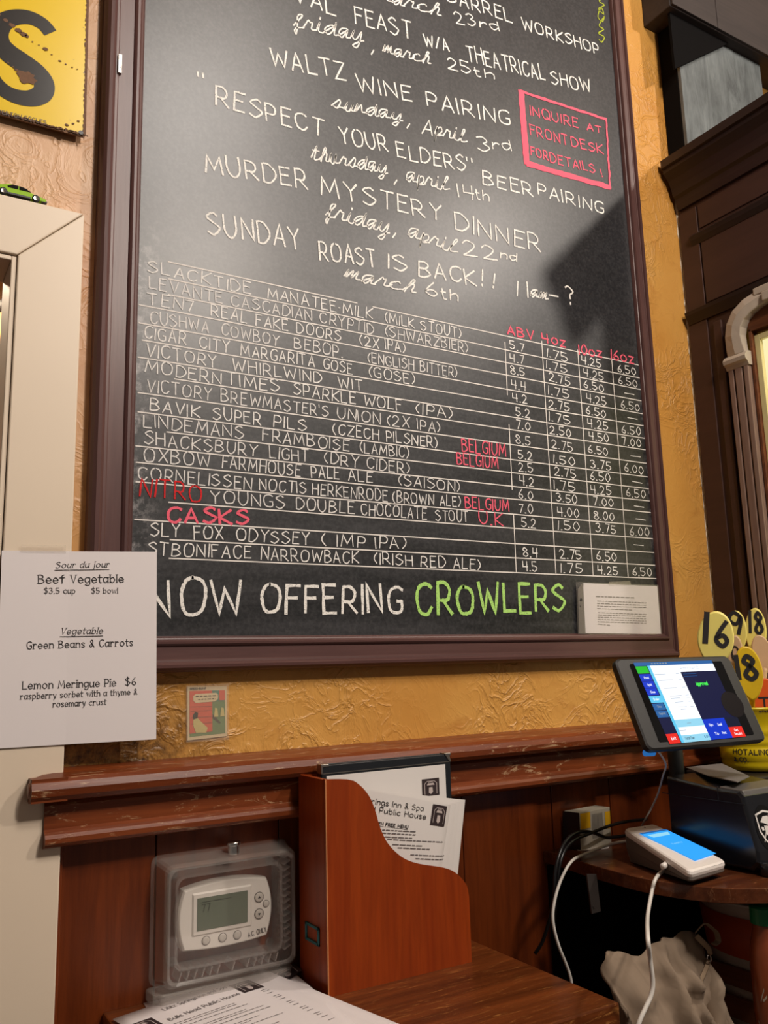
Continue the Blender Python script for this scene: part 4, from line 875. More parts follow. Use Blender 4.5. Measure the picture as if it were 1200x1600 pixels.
gd = thing('thermostat_guard', 'clear plastic locking guard box mounted over the ivory thermostat', 'thermostat guard', (.478, -.008, 1.06))
GX0, GX1, GZ0, GZ1 = .381, .589, 1.066, 1.236
def rect(x0, x1, z0, z1, r, y, n=4): return [Vector((a, y, b)) for a, b in rr_pts(x0, z0, x1, z1, r, n)]
def ringbox(mb, outer, inner):   # outer/inner lists of rings front-to-back
    mb.loft(outer+inner[::-1]+[outer[0]], True, False)
mb = MB()
def grings(e, y): return rect(GX0+e, GX1-e, GZ0+e, GZ1-e, .012, y)
ringbox(mb, [grings(-.003, -.0085), grings(0, -.02), grings(.004, -.052), grings(.008, -.058)], [grings(.002, -.0085), grings(.004, -.02), grings(.008, -.050), grings(.012, -.0555)])
build('cover_wall', mb, 'clear_edge', gd, sm=False)
mb = MB(); mb.loft([grings(.008, -.058), grings(.008, -.0555)], True, True); build('cover_face', mb, 'clear', gd)
mb = MB(); ringbox(mb, [grings(.020, -.009), grings(.022, -.045)], [grings(.024, -.009), grings(.026, -.045)]); build('inner_ring', mb, 'clear_edge', gd, label='inner clear base ring')
for x in (.410, .560):
    for z in (1.093, 1.210):
        mb = MB(); mb.lathe([(.0062, 0), (.0062, .004), (.0036, .005), (.003, .003)], (x, -.0090, z), (0, -1, 0), 16); build('screw_boss', mb, 'clear_edge', gd, sm=True)
for k in range(14):      # moulded vents: bottom row and right column
    if k in (6, 8): continue
    x = .408+k*.0112; mb = MB(); mb.obox((x, -.046, GZ0+.010), (.35, 0, .94), (0, 1, 0), (.94, 0, -.35), .012, .030, .0016); build('vent_slat', mb, 'clear_lip', gd)
for k in range(15):
    z = 1.088+k*.0092; mb = MB(); mb.obox((GX1-.020, -.046, z), (.9, 0, .43), (0, 1, 0), (-.43, 0, .9), .012, .030, .0016); build('vent_slat', mb, 'clear_lip', gd)
mb = MB(); mb.loft([[Vector((x, y, z)) for x, z in ((GX0-.008+e, 1.0475), (GX1-.002-e, 1.0475), (GX1-.002-e, GZ0-.001), (GX0-.008+e, GZ0-.001+.0))] for y, e in ((-.0085, 0), (-.040, .002), (-.052, .012))]); build('base_lip', mb, 'clear_lip', gd, bev=.004, label='clear wedge-shaped bottom lip', seg=3)
mb = MB(); c = (.4925, -.036, GZ1-.004); mb.lathe([(.0085, 0), (.0085, .012), (.0105, .0125), (.0105, .0165), (.0095, .0175), (.003, .0168)], c, (0, 0, 1), 24); build('lock_cylinder', mb, 'chrome', gd, sm=False, bev=.0003)

# ================================================================== BACK BAR CABINET (right)
CX = 1.665; YB = -.53; CT = 2.70
cab = thing('back_bar_cabinet', 'tall dark brown panelled back bar cabinet with cornice and pale pilaster at the right', 'cabinet', (CX+.2, -.26, 0))
mb = MB(); mb.box((CX, YB, 0), (CX+.03, -.006, .9)); mb.box((CX, -.112, .9), (CX+.03, -.006, CT-.03)); mb.box((CX, YB, 2.262), (CX+.03, -.112, CT-.03)); mb.box((CX, YB, .9), (CX+.03, -.46, 2.262)); mb.box((CX+.03, YB, 0), (CX+.42, YB+.03, CT-.03)); mb.box((CX+.40, YB+.03, 0), (CX+.42, -.006, CT-.03))
build('carcass', mb, 'cab', cab)
mb = MB(); mb.box((CX-.004, -.060, 1.158), (CX, -.008, 2.575)); build('stile', mb, 'cab', cab, bev=.0015)
mb = MB(); mb.box((CX-.003, -.50, 2.325), (CX, -.064, 2.488)); mb.box((CX-.003, -.50, 2.515), (CX, -.064, 2.575)); build('recessed_panel', mb, 'cab', cab, bev=.002)
def mould(prof, y0, y1, mat, name='moulding', lab=None):
    mb = MB(); mb.loft([[Vector((CX-h, y, z)) for h, z in prof] for y in (y0, y1)]); return build(name, mb, mat, cab, label=lab)
CPF = [(-.002, 2.585), (.008, 2.585), (.012, 2.600), (.014, 2.612), (.022, 2.618), (.026, 2.636), (.034, 2.655), (.046, 2.668), (.050, 2.672), (.050, 2.682), (.057, 2.684), (.057, 2.705), (-.002, 2.705)]
mould(CPF, -.64, -.012, 'cabdark', 'cornice')
mb = MB(); mb.loft([[Vector((x, YB-h, z)) for h, z in CPF] for x in (CX-.02, CX+.42)]); build('cornice', mb, 'cabdark', cab)
mb = MB(); mb.box((CX, YB-.10, CT-.028), (CX+.42, -.006, CT-.002)); build('top_board', mb, 'cabdark', cab)
mould([(-.001, 2.478), (.004, 2.478), (.010, 2.490), (.013, 2.500), (.004, 2.508), (-.001, 2.508)], -.515, -.04, 'cabdark')
mould([(-.001, 2.286), (.006, 2.286), (.012, 2.296), (.018, 2.306), (.020, 2.314), (.004, 2.320), (-.001, 2.320)], -.515, -.012, 'cabdark')
mb = MB(); mb.box((CX-.007, -.100, 1.158), (CX, -.078, 2.270)); build('casing_bead', mb, 'cab', cab, bev=.002)
# pilaster with reeds
p0, p1 = -.163, -.112
mb = MB(); mb.box((CX-.010, p0, 1.158), (CX+.002, p1, 2.150)); pil = build('pilaster', mb, 'pil', cab, bev=.001)
for a, b in ((p0, p0+.012), (p0+.0165, p1-.0165), (p1-.012, p1)):
    mb = MB(); mb.box((CX-.0155, a, 1.17), (CX-.010, b, 2.142)); build('reed', mb, 'pil', pil, bev=.0018)
mb = MB(); mb.loft([[Vector((CX-h, y, z)) for h, z in ((-.001, 2.138), (.016, 2.138), (.020, 2.146), (.026, 2.150), (.028, 2.158), (.022, 2.166), (.016, 2.170), (-.001, 2.170))] for y in (p0-.004, p1+.003)]); build('capital', mb, 'corbel', cab)
# curved bracket sweeping from the capital up to the header
mb = MB(); rings = []
arc = [(-.1375, 2.168, .046), (-.137, 2.19, .043), (-.138, 2.212, .040), (-.144, 2.234, .040), (-.158, 2.254, .040), (-.180, 2.268, .038), (-.205, 2.276, .036), (-.235, 2.281, .034)]
for i, (y, z, w_) in enumerate(arc):
    j0, j1 = max(i-1, 0), min(i+1, len(arc)-1); ty, tz = arc[j1][0]-arc[j0][0], arc[j1][1]-arc[j0][1]; L = math.hypot(ty, tz); ny, nz = tz/L, -ty/L
    h = .016+.010*math.sin(i/7*3.1)
    rings.append([Vector((CX-.001, y-ny*w_/2, z-nz*w_/2)), Vector((CX-h, y-ny*w_/2, z-nz*w_/2)), Vector((CX-h-.004, y, z)), Vector((CX-h, y+ny*w_/2, z+nz*w_/2)), Vector((CX-.001, y+ny*w_/2, z+nz*w_/2))])
mb.loft(rings); build('corbel', mb, 'corbel', cab, sm=False, bev=.002, label='pale curved bracket above the pilaster')
mb = MB(); mb.box((CX-.024, -.30, 2.283), (CX, -.20, 2.300)); mb.box((CX-.028, -.30, 2.262), (CX, -.222, 2.283)); build('bracket_block', mb, 'corbel', cab, bev=.002)
# opening beyond the pilaster: dark reveal, cream bead, glass that glows in place of a mirror reflection
mb = MB(); mb.box((CX-.004, -.172, 1.3), (CX+.02, -.165, 2.22)); mb.box((CX-.004, -.46, 2.215), (CX+.02, -.165, 2.262)); wfm = build('glass_frame', mb, 'wicker', cab, bev=.001)
mb = MB(); mb.box((CX+.004, -.186, 1.3), (CX+.016, -.1725, 2.205)); mb.box((CX+.004, -.46, 2.192), (CX+.016, -.186, 2.205)); build('bead', mb, 'creamframe', wfm, bev=.001)
mb = MB(); mb.box((CX+.014, -.46, 1.3), (CX+.018, -.186, 2.192)); build('reflection_glow', mb, 'mirror_glow', cab, label='pale glass beyond the pilaster, its reflection put in as glow')
# post, beam and slate above the cabinet
mb = MB(); mb.box((1.6545, -.050, CT+.006), (1.675, -.002, 3.084)); struct('trim_2', mb, 'shadow_wood', bev=.001)
bm_ = MB(); bm_.box((1.606, -.085, 3.086), (3.1, -.001, 3.94)); bmo = struct('trim_3', bm_, 'soffit', bev=.002)
mb = MB(); mb.box((1.655, -.052, 3.076), (1.72, -.001, 3.085)); build('filler_block', mb, 'black_wood', bmo)
SJ = onY(1118, 42, -.085).x
mb = MB(); mb.box((1.608, -.092, 3.088), (SJ-.001, -.085, 3.93)); build('beam_board', mb, 'soffit', bmo, bev=.001)
mb = MB(); mb.box((SJ+.001, -.092, 3.088), (3.0, -.085, 3.93)); build('beam_board', mb, 'soffit', bmo, bev=.001)
sl = thing('slate_panel', 'chalky grey slate panel on the wall above the dark cabinet cornice', 'slate panel', (1.9, 0, CT))
sxa, sxb = 1.6555, onY(1189, 140, -.053).x
for k in range(3):
    xa, xb = sxa+k*(sxb-sxa)/3, sxa+(k+1)*(sxb-sxa)/3-.001; mb = MB(); mb.box((xa, -.060+k*.0008, CT+.004), (xb, -.0505, 3.084)); build('panel_board', mb, 'oldslate', sl, bev=.0008)
mb = MB(); mb.prism([onY(*q, -.070) for q in ((1046, 14), (1055, 107), (1148, 63), (1127, 46))], (0, .007, 0)); build('shadow_triangle', mb, 'shadow_wood', sl, label='black triangle standing in for the shadow on the slate')  # black triangle added as the diagonal shadow on the slate
mb = MB(); q = onY(1112, 225, -.3); mb.prism([(1.74, -.30, CT+.006), (1.80, -.30, CT+.006), (1.80, -.30, CT+.022), (1.775, -.30, CT+.045)], (0, .05, 0))
tag(build('wood_wedge', mb, 'black_wood', None, loc=(1.77, -.28, CT+.006)), 'small dark wedge lying on top of the cabinet cornice', 'wedge')

# ================================================================== COUNTER on the right
SZ = 1.153
ct = thing('counter', 'dark worn wooden counter with a rounded end holding the register', 'counter', (1.38, -.22, 0))
ol = [onZ(*q, SZ) for q in ((846, 1329), (858, 1331), (877, 1336), (910, 1347), (949, 1358), (1000, 1371), (1060, 1381), (1130, 1388), (1200, 1388))]
ol = [Vector((p.x, p.y, 0)) for p in ol]; ol[0].y = -.0095
ol = smooth(ol, 4)+[Vector((1.30, ol[-1].y-.010, 0)), Vector((1.655, ol[-1].y-.016, 0)), Vector((1.655, -.0095, 0))]
mb = MB(); mb.loft([[Vector((p.x, p.y, z)) for p in ol] for z in (SZ-.022, SZ)]); build('counter_top', mb, 'counter', ct, bev=.003)
mb = MB(); mb.box((1.14, -.0145, .3), (1.655, -.0085, SZ-.026)); mb.box((1.638, -.43, .3), (1.655, -.0145, SZ-.026)); build('back_board', mb, 'shadow_wood', ct)
mb = MB(); mb.box((1.115, -.45, .80), (1.655, -.0085, .822)); build('lower_shelf', mb, 'black_wood', ct)
mb = MB(); mb.box((1.118, -.035, .3), (1.142, -.0085, SZ-.026)); build('end_post', mb, 'shadow_wood', ct)
mb = MB(); c = [onY(*q, -.16) for q in ((917, 1366), (932, 1366), (939, 1424), (925, 1428))]; mb.prism(c, (0, .003, 0)); q = onY(929, 1417, -.162); mb.lathe([(.0022, 0), (.0022, .001)], (q.x, -.1605, q.z), (0, -1, 0), 8); build('metal_strap', mb, 'bracket', ct, label='dull metal mending strap under the top')
# small carton against the wainscot
cbx = thing('carton', 'small yellow and white carton leaning on the wainscot behind the cables', 'box', (1.19, -.035, SZ))
c = [onY(*q, -.050) for q in ((907, 1323), (955, 1311), (953, 1261), (905, 1270))]
for q in c: q.z = max(q.z, SZ)
lowz = SZ; c[0].z = c[1].z = SZ+.0005
mb = MB(); mb.prism(c, (-.006, .034, 0)); build('box', mb, 'carton', cbx, bev=.0008)
mb = MB(); q1, q2 = c[0], c[3]; mb.prism([q1+Vector((-.0005, -.0006, .0004)), q1+Vector((-.010, .0335, .0004)), q2+Vector((-.010, .0335, 0)), q2+Vector((-.0005, -.0006, 0))], (-.0006, 0, 0)); build('dark_side', mb, 'printer', cbx, label='black printed side')
mb = MB()
def cbq(u, v): p = c[0].lerp(c[1], u).lerp(c[3].lerp(c[2], u), v); return Vector((p.x, p.y-.0006, p.z))
for us in (((0.02, .55), (.34, .55), (.34, .97), (.02, .97)), ((.82, .45), (.99, .45), (.99, .9), (.82, .9))): mb.add([cbq(*q) for q in us], [(0, 1, 2, 3)], 0)
for k in range(9):
    u = .40+.04*k; mb.add([cbq(u, .25), cbq(u+.012, .25), cbq(u+.012, .9), cbq(u, .9)], [(0, 1, 2, 3)], 1)
build('printing', mb, ['yellow_print', 'greyink'], cbx, label='yellow blocks and fine print')
mb = MB(); c = [onZ(*q, SZ+.0006) for q in ((899, 1326), (912, 1324), (953, 1322), (950, 1326), (918, 1329), (903, 1329))]; mb.prism(c, (0, 0, .0006))
tag(build('paper_scrap', mb, 'paper2', None, loc=c[0]), 'torn white paper scrap on the counter in front of the small carton', 'paper scrap')

# receipt printer
PX0, PY0, PY1 = 1.249, -.362, -.19
pr = thing('receipt_printer', 'black receipt printer with a shield sticker on the counter below the tablet', 'printer', (1.33, -.28, SZ))
prof = [(-.352, SZ+.006), (-.366, SZ+.018), (-.366, SZ+.036), (-.348, SZ+.120), (-.340, SZ+.1275), (-.30, SZ+.128), (PY1, SZ+.138), (PY1, SZ+.004)]
mb = MB(); mb.loft([[Vector((x, y, z)) for y, z in [(a+(e if a < -.3 else -e), b+(e if b < SZ+.05 else -e)) for a, b in prof]] for x, e in ((PX0, .004), (PX0+.004, 0), (1.396, 0), (1.40, .004))]); build('housing', mb, 'printer', pr, bev=.001)
mb = MB(); mb.loft([[Vector((x, y, z)) for y, z in ((-.349, SZ+.1165), (-.343, SZ+.129), (-.298, SZ+.131), (-.298, SZ+.1165))] for x in (PX0+.006, 1.398)]); build('front_lid', mb, plain('grey_printer_lid', (92, 88, 86), .35), pr, bev=.002)
mb = MB(); mb.box((PX0-.0006, -.349, SZ+.108), (PX0+.002, PY1+.01, SZ+.1092)); mb.box((PX0-.0006, -.30, SZ+.109), (PX0+.002, -.2988, SZ+.131)); build('seam', mb, 'rubber', pr)
mb = MB(); mb.lathe([(.010, 0), (.012, .002), (.0125, .014), (.0115, .019), (.006, .021)], (1.262, -.372, SZ+.0005), (0, 0, 1), 24); build('front_foot', mb, 'printer', pr, sm=True, label='round black foot knob')
# sticker on the front face
fa = Vector((1.30, -.366, SZ+.036)); fb = Vector((0, .018, .084)).normalized(); fn = Vector((0, -fb.z, fb.y))
def fmap(off): return lambda a, b: Vector((1.322, -.366, SZ+.036))+Vector((1, 0, 0))*a+fb*b+fn*off
c0 = onY(1181, 1300, -.357)
mb = MB(); cxs, czs = c0.x+.026-1.322, .034
pts = [(cxs+.027*math.cos(2*math.pi*k/28), czs+.036*math.sin(2*math.pi*k/28)) for k in range(28)]; poly(mb, pts, fmap(.0006), 0)
shp = [(-.020, .022), (0, .026), (.020, .022), (.019, -.004), (.010, -.018), (0, -.028), (-.010, -.018), (-.019, -.004), (-.020, .022)]
ribbon(mb, [Vector((cxs+a, czs+b, 0)) for a, b in shp], .003, fmap(.0009), 1)
for pts in ([(-.013, .010), (-.004, .018), (.008, .018), (.012, .008), (.006, .004), (-.006, .008)], [(-.006, .004), (.006, .002), (.005, -.010), (0, -.015), (-.006, -.008)], [(-.014, .003), (-.008, .002), (-.008, -.003), (-.013, -.003)]): poly(mb, [(cxs+a, czs+b) for a, b in pts], fmap(.0009), 1)
ribbon(mb, [Vector((cxs-.015, czs-.020, 0)), Vector((cxs+.012, czs+.020, 0))], .0016, fmap(.0012), 1)
build('shield_sticker', mb, ['black_gloss', 'paper2'], pr, label='black round sticker with white shield emblem')
cdz = SZ+.1395
cd_ = [onZ(*q, cdz) for q in ((1072, 1200), (1128, 1194), (1171, 1214), (1152, 1223), (1106, 1213))]
mb = MB(); mb.prism(cd_, (0, 0, .0015)); tag(build('grey_card', mb, 'greycard', None, loc=cd_[0]), 'grey card lying on top of the black receipt printer', 'card')

# tablet
TW, TH = .26, .159; yaw = -.1085; til = -.4324
Rt = Matrix.Rotation(yaw, 3, 'Z') @ Matrix.Rotation(til, 3, 'X')
TP = Vector((1.0757, -.3146, 1.3562)); tu = Rt @ Vector((1, 0, 0)); tv = Rt @ Vector((0, 0, 1)); tn = tu.cross(tv)
tab = thing('tablet_register', 'tablet cash register in a dark grey case showing an order screen, on a black pole', 'tablet', (1.23, -.17, SZ))
T = lambda a, b, c=0: TP+tu*a+tv*b+tn*c
def rrT(x0, y0, x1, y1, r, c, n=5): return [T(a, b, c) for a, b in rr_pts(x0, y0, x1, y1, r, n)]
mb = MB(); mb.loft([rrT(.004, .004, TW-.004, TH-.004, .010, -.018), rrT(0, 0, TW, TH, .012, -.012), rrT(0, 0, TW, TH, .012, -.002), rrT(.003, .003, TW-.003, TH-.003, .011, .0)]); hs = build('case', mb, 'black_case', tab)
tpl = Plane(TP, tu, tv)
gl_ = [tpl.at(*q) for q in ((1035, 1167), (1180, 1152), (1122, 1030), (980, 1030))]
gx0 = min(gl_[0][0], gl_[3][0]); gx1 = max(gl_[1][0], gl_[2][0]); gy0 = .012; gy1 = TH-.011
mb = MB(); mb.loft([rrT(gx0, gy0, gx1, gy1, .003, .0002), rrT(gx0, gy0, gx1, gy1, .003, .0008)]); build('bezel_glass', mb, 'black_gloss', tab, label='black glossy screen border')
S00, S10, S11, S01 = [Vector((*tpl.at(*q), 0)) for q in ((1046, 1163), (1165, 1151), (1111, 1032), (989, 1036))]
def stp(u, v): p = S00.lerp(S10, u).lerp(S01.lerp(S11, u), v); return (p.x, p.y)
mats = ['scr_deep', 'scr_bar', 'scr_white', 'scr_navy', 'scr_blue', 'scr_cyan', 'scr_green', 'scr_red', 'scr_pale', 'scr_bg', 'scr_grey']
def srect(mb, u0, v0, u1, v1, mi, lay): poly(mb, [stp(u0, v0), stp(u1, v0), stp(u1, v1), stp(u0, v1)], tpl.map(.0009+.00012*lay), mi)
mb = MB(); srect(mb, 0, 0, 1, 1, 0, 0)
srect(mb, 0, .955, 1, 1, 1, 1); srect(mb, 0, 0, .15, .955, 3, 1); srect(mb, .15, 0, .185, .955, 5, 1)
srect(mb, 0, .86, .14, .95, 6, 2); 
for k in range(3): srect(mb, 0, .765-k*.09, .14, .85-k*.09, 4, 2)
srect(mb, 0, .49, .15, .575, 5, 2)
for k in range(2): srect(mb, 0, .40-k*.088, .14, .48-k*.088, 1, 2)
srect(mb, 0, 0, .14, .115, 7, 2)
srect(mb, .185, .0, .53, .95, 2, 1); srect(mb, .185, .18, .53, .27, 8, 2); srect(mb, .185, .0, .53, .085, 8, 2)
srect(mb, .185, .86, 1, .955, 2, 1); srect(mb, .53, .25, 1, .86, 3, 1)
srect(mb, .53, 0, .82, .25, 4, 2); srect(mb, .82, 0, 1, .13, 7, 3); srect(mb, .82, .13, 1, .25, 0, 2)
tm = tpl.map(.0015)
def stext(tx, u0, v0, u1, h, lw, mi): write(mb, tx, stp(u0, v0), stp(u1, v0), h, tm, lw, mi=mi)
stext('Approved', .655, .675, .805, .0062, .0012, 9)
stext('Exit', .045, .045, .10, .0045, .0007, 2); stext('Total Due:', .21, .03, .34, .0045, .0006, 0); stext('0.00', .46, .03, .52, .0045, .0006, 1)
for tx, u, v in (('Sign', .585, .165), ('Email', .70, .16), ('Tip', .61, .055), ('Print', .71, .055)): stext(tx, u, v, u+.05, .0038, .0006, 2)
stext('Get', .88, .075, .93, .0038, .0006, 2); stext('Receipt', .865, .03, .96, .0038, .0006, 2)
for k, tx in enumerate(('Food', 'Split', 'Close')): stext(tx, .045, .79-k*.09, .10, .0038, .0006, 2)
stext('Order', .04, .52, .11, .0038, .0006, 2); stext('Disc', .05, .43, .10, .0038, .0006, 10); stext('Reprint', .035, .345, .11, .0038, .0006, 10)
for v, u0, u1 in ((.84, .22, .36), (.76, .24, .42), (.66, .26, .42), (.56, .29, .44), (.53, .29, .40), (.48, .32, .42), (.42, .33, .44), (.39, .35, .41), (.14, .2, .30), (.22, .35, .40)):
    ribbon(mb, [Vector((*stp(u0-.03, v), 0)), Vector((*stp(u1-.03, v), 0))], .0007, tm, 10); 
    if v > .4: ribbon(mb, [Vector((*stp(.46, v), 0)), Vector((*stp(.5, v), 0))], .0007, tm, 10)
for k in range(6): ribbon(mb, [Vector((*stp(.21+k*.035, .978), 0)), Vector((*stp(.225+k*.035, .978), 0))], .0022, tm, 10)
for v in (.83, .80): ribbon(mb, [Vector((*stp(.55, v), 0)), Vector((*stp(.72, v), 0))], .0005, tm, 1)
stext('Amount', .54, .89, .78, .006, .0005, 10)
build('screen', mb, mats, tab, label='bright order screen with a green approved message')
mb = MB(); q = tpl.at(1145, 1100); mb.lathe([(.0235, 0), (.0235, .0003)], T(q[0]-.002, q[1]-.001, .0010), tn, 32); build('reflection_ring', mb, plain('ring_reflection_tone', (26, 21, 23), .2), tab, label='round dark reflection coloured onto the screen border')  # dark disc painted in for a round reflection on the glass
pxp = onY(1056, 1190, -.15).x; q = T(TW*.5, TH*.5, -.024)
mb = MB(); mb.tube([q, Vector((pxp, -.15, 1.415))], .011, 12); mb.tube([Vector((pxp, -.15, 1.42)), Vector((pxp, -.15, SZ+.005))], .014, 16); build('pole', mb, 'rubber', tab, sm=True)
mb = MB(); mb.obox(T(TW*.45, TH*.3, -.018), tu, tv, -tn, .08, .05, .012); build('mount_plate', mb, 'rubber', tab, bev=.002)
mb = MB(); mb.box((pxp-.05, -.182, SZ), (pxp+.05, -.10, SZ+.008)); build('base_plate', mb, 'rubber', tab, bev=.003)
mb = MB(); q = T(.012, .006, -.016); mb.tube([q-Vector((.006, 0, .004)), q+Vector((.014, 0, -.005))], .005, 10); build('blue_tab', mb, 'scr_bar', tab, label='small blue glowing tab under the corner')

# card reader
rd = thing('card_reader', 'white and grey handheld card reader with bright blue screen on the counter', 'card reader', (1.17, -.24, SZ))
FLt, FRt = onZ(975, 1294, SZ+.055), onZ(1022, 1287, SZ+.055); NLt, NRt = onZ(1078, 1361, SZ+.026), onZ(1135, 1345, SZ+.026)
ru = ((FRt-FLt)+(NRt-NLt)).normalized(); rl = ((FLt-NLt)+(FRt-NRt)).normalized()
rn = ru.cross(rl).normalized(); rn = rn if rn.z > 0 else -rn
def RP(u, v, h=0): p = NLt.lerp(NRt, u).lerp(FLt.lerp(FRt, u), v); return p+rn*h
def rring(e, h, r=.10):
    o = []
    for cu, cv, a0 in ((1-r-e, r*.5+e*.5, -90), (1-r-e, 1-r*.5-e*.5, 0), (r+e, 1-r*.5-e*.5, 90), (r+e, r*.5+e*.5, 180)):
        for k in range(5): a = math.radians(a0+90*k/4); o.append((cu+r*math.cos(a), cv+r*.5*math.sin(a), h))
    return o
mb = MB(); mb.loft([[RP(*q) for q in rring(e, h)] for e, h in ((.0, -.011), (-.01, -.006), (.0, -.002), (.03, 0))]); build('top_shell', mb, 'white_plastic', rd, sm=False, bev=.0006)
def under(e, f):      # lower body hugging the counter: thick battery bulge at the far end
    o = []
    for u, v, h in rring(e, 0):
        top = RP(u, v, -.011); zc = top.z-SZ
        bell = max(0, min(1, (v-.45)/.25)); want = (.018+(zc-.018)*0)*(1-bell)
        bot = SZ+.001+ (zc*.55)*(1-bell)*(1 if v > .12 else .75)
        o.append(Vector((top.x, top.y, top.z+(bot-top.z)*f)))
    return o
mb = MB(); mb.loft([under(.0, 0), under(.0, .5), under(.05, 1)]); build('lower_shell', mb, 'grey_plastic', rd, sm=False)
sc4 = [(1086, 1346), (1119, 1335), (1040, 1297), (999, 1303.5)]
rpl = Plane(NLt, NRt-NLt, (FLt-NLt)-ru*0); rpl.u = (NRt-NLt).normalized(); rpl.v = ((FLt-NLt)-(FLt-NLt).dot(rpl.u)*rpl.u).normalized(); rpl.n = rpl.u.cross(rpl.v)
s_ = 1 if rpl.n.z > 0 else -1
mb = MB(); so = [Vector((*rpl.at(*q), 0)) for q in sc4]; poly(mb, [(p.x, p.y) for p in so], rpl.map(s_*.0016), 0)
sq = lambda u, v: tuple((so[0].lerp(so[1], u).lerp(so[3].lerp(so[2], u), v)).xy)
poly(mb, [sq(.0, .95), sq(1, .95), sq(1, 1), sq(0, 1)], rpl.map(s_*.0019), 2); poly(mb, [sq(.15, .80), sq(.8, .80), sq(.9, .9), sq(.1, .9)], rpl.map(s_*.0019), 1)
mk = rpl.map(s_*.0021); write(mb, 'Ready', sq(.3, .5), sq(.68, .5), .0048, mk, .0006, mi=1)
build('screen', mb, ['scr_reader', 'scr_pale', 'scr_bar'], rd, label='bright blue touch screen')
mb = MB(); a = RP(.14, .018, -.0035); b = RP(.88, .018, -.0035); dv = (b-a).normalized(); mb.obox(a-rl*.0035, dv, rl, rn, (b-a).length, .0042, .0012); build('card_slot', mb, 'ink', rd)
mb = MB(); q = RP(.56, .94, .0006); mb.lathe([(.0016, 0), (.0016, .0004)], q, rn, 12); build('camera_hole', mb, 'ink', rd)

# cables
def cable(name, pts, r, mat, lab, extra=None, group=None):
    mb = MB(); mb.tube(pts, r, 8); o = build(name, mb, mat, None, loc=pts[0], sm=True); tag(o, lab, 'cable', group); return o
D = lambda px, py, Y: onY(px, py, Y)
cable('charging_cable', [onZ(990, 1313, SZ+.024), onZ(967, 1316, SZ+.020), onZ(945, 1322, SZ+.010), onZ(915, 1334, SZ+.006), D(893, 1346, -.135), D(876, 1376, -.14), D(866, 1410, -.14), D(864, 1440, -.14), D(872, 1475, -.14), D(884, 1505, -.14), D(892, 1530, -.14), D(897, 1570, -.14)], .0026, 'cable_white', 'white cable running from the card reader back over the rounded counter end')
pA = RP(.02, .34, -.014)
mb = MB(); dvv = -ru*.9-rl*.45; dvv.normalize(); mb.tube([pA+ru*.006, pA+dvv*.016], .0048, 12); 
o = thing('charging_cable', 'white cable plugged into the card reader side, hanging in front of the cloth', 'cable', pA)
build('plug', mb, 'white_plastic', o, sm=True)
q = pA+dvv*.014; mb = MB(); HY = onZ(1020, 1375, SZ).y-.010; mb.tube([q, onZ(1036, 1360, SZ+.008), onZ(1028, 1368, SZ+.006), D(1022, 1379, HY+.003), D(1018, 1396, HY),  D(1012, 1430, HY-.05), D(1012, 1462, -.445), D(1016, 1500, -.445), D(1020, 1535, -.445), D(1017, 1556, -.445), D(1008, 1576, -.445), D(998, 1600, -.445), D(994, 1630, -.445)], .0030, 8); build('cord', mb, 'cable_white', o, sm=True)
cable('tablet_cable', [T(.028, .01, -.014), D(1040, 1193, -.20), D(1035, 1215, -.17), D(1028, 1240, -.14), D(1018, 1262, -.12), D(1006, 1284, -.10), onZ(999, 1298, SZ+.004)], .0017, 'cable_white', 'thin white cable hanging from the tablet down to the counter')
cable('power_cord', [D(1004, 1300, -.05), D(975, 1306, -.065), D(958, 1308, -.075), D(945, 1308, -.085), D(926, 1301, -.095), D(905, 1300, -.105), D(888, 1310, -.115), D(876, 1330, -.125), D(868, 1360, -.13), D(866, 1395, -.13), D(860, 1430, -.12), D(848, 1470, -.10), D(836, 1490, -.09)], .0032, 'cable_black', 'black power cord arching over the counter end in front of the carton', None)
cable('power_cord', [D(1010, 1280, -.05), D(972, 1285, -.07), D(945, 1293, -.085), D(920, 1303, -.10), D(900, 1311, -.112), D(884, 1326, -.122), D(875, 1350, -.128), D(871, 1380, -.128), D(868, 1410, -.12), D(866, 1450, -.10)], .0030, 'cable_black', 'second black cord crossing the carton front, behind the arching one')

# tub of painted spoons, on a dark riser behind the printer
mb = MB(); mb.box((1.455, -.225, SZ), (1.636, -.06, SZ+.121)); tag(build('riser_box', mb, 'black_wood', None, loc=(1.53, -.22, SZ), bev=.003), 'dark wooden riser box on the counter under the yellow tub', 'box')
RZ_ = SZ+.122
cxt, cyt = 1.558, -.150; tub = thing('spoon_tub', 'ribbed yellow plastic tub lettered along its base, holding numbered spoons', 'tub', (cxt, cyt, RZ_))
mb = MB(); pf = [(.050, 0), (.060, .004), (.0635, .014), (.0625, .021), (.0655, .024), (.0655, .045), (.064, .047), (.0665, .052), (.0685, .060), (.0665, .066), (.069, .072), (.070, .080), (.068, .086), (.070, .092), (.0715, .118), (.074, .120), (.074, .124), (.0705, .124), (.068, .09), (.060, .012), (.02, .008)]
mb.lathe(pf, (cxt, cyt, RZ_), seg=48); build('tub', mb, 'tub', tub, sm=True)
def tmap(off): return lambda a, b: Vector((cxt+(.0655+off)*math.cos(a), cyt+(.0655+off)*math.sin(a), RZ_+b))
a0 = math.atan2(-1.3-cyt, -cxt)     # towards the camera
mb = MB()
def twrite(tx, aa, ab, z, h):       # scaled so angles act as metres
    k = .0655; f = tmap(.0005); write(mb, tx, (aa*k, z), (ab*k, z), h, lambda s, t: f(s/k, t), .0016)
twrite('HOTALING', a0-.62, a0+.42, .034, .0095); twrite('& CO.', a0-.62, a0-.20, .0200, .0080)
build('lettering', mb, 'ink', tub)
mb = MB()
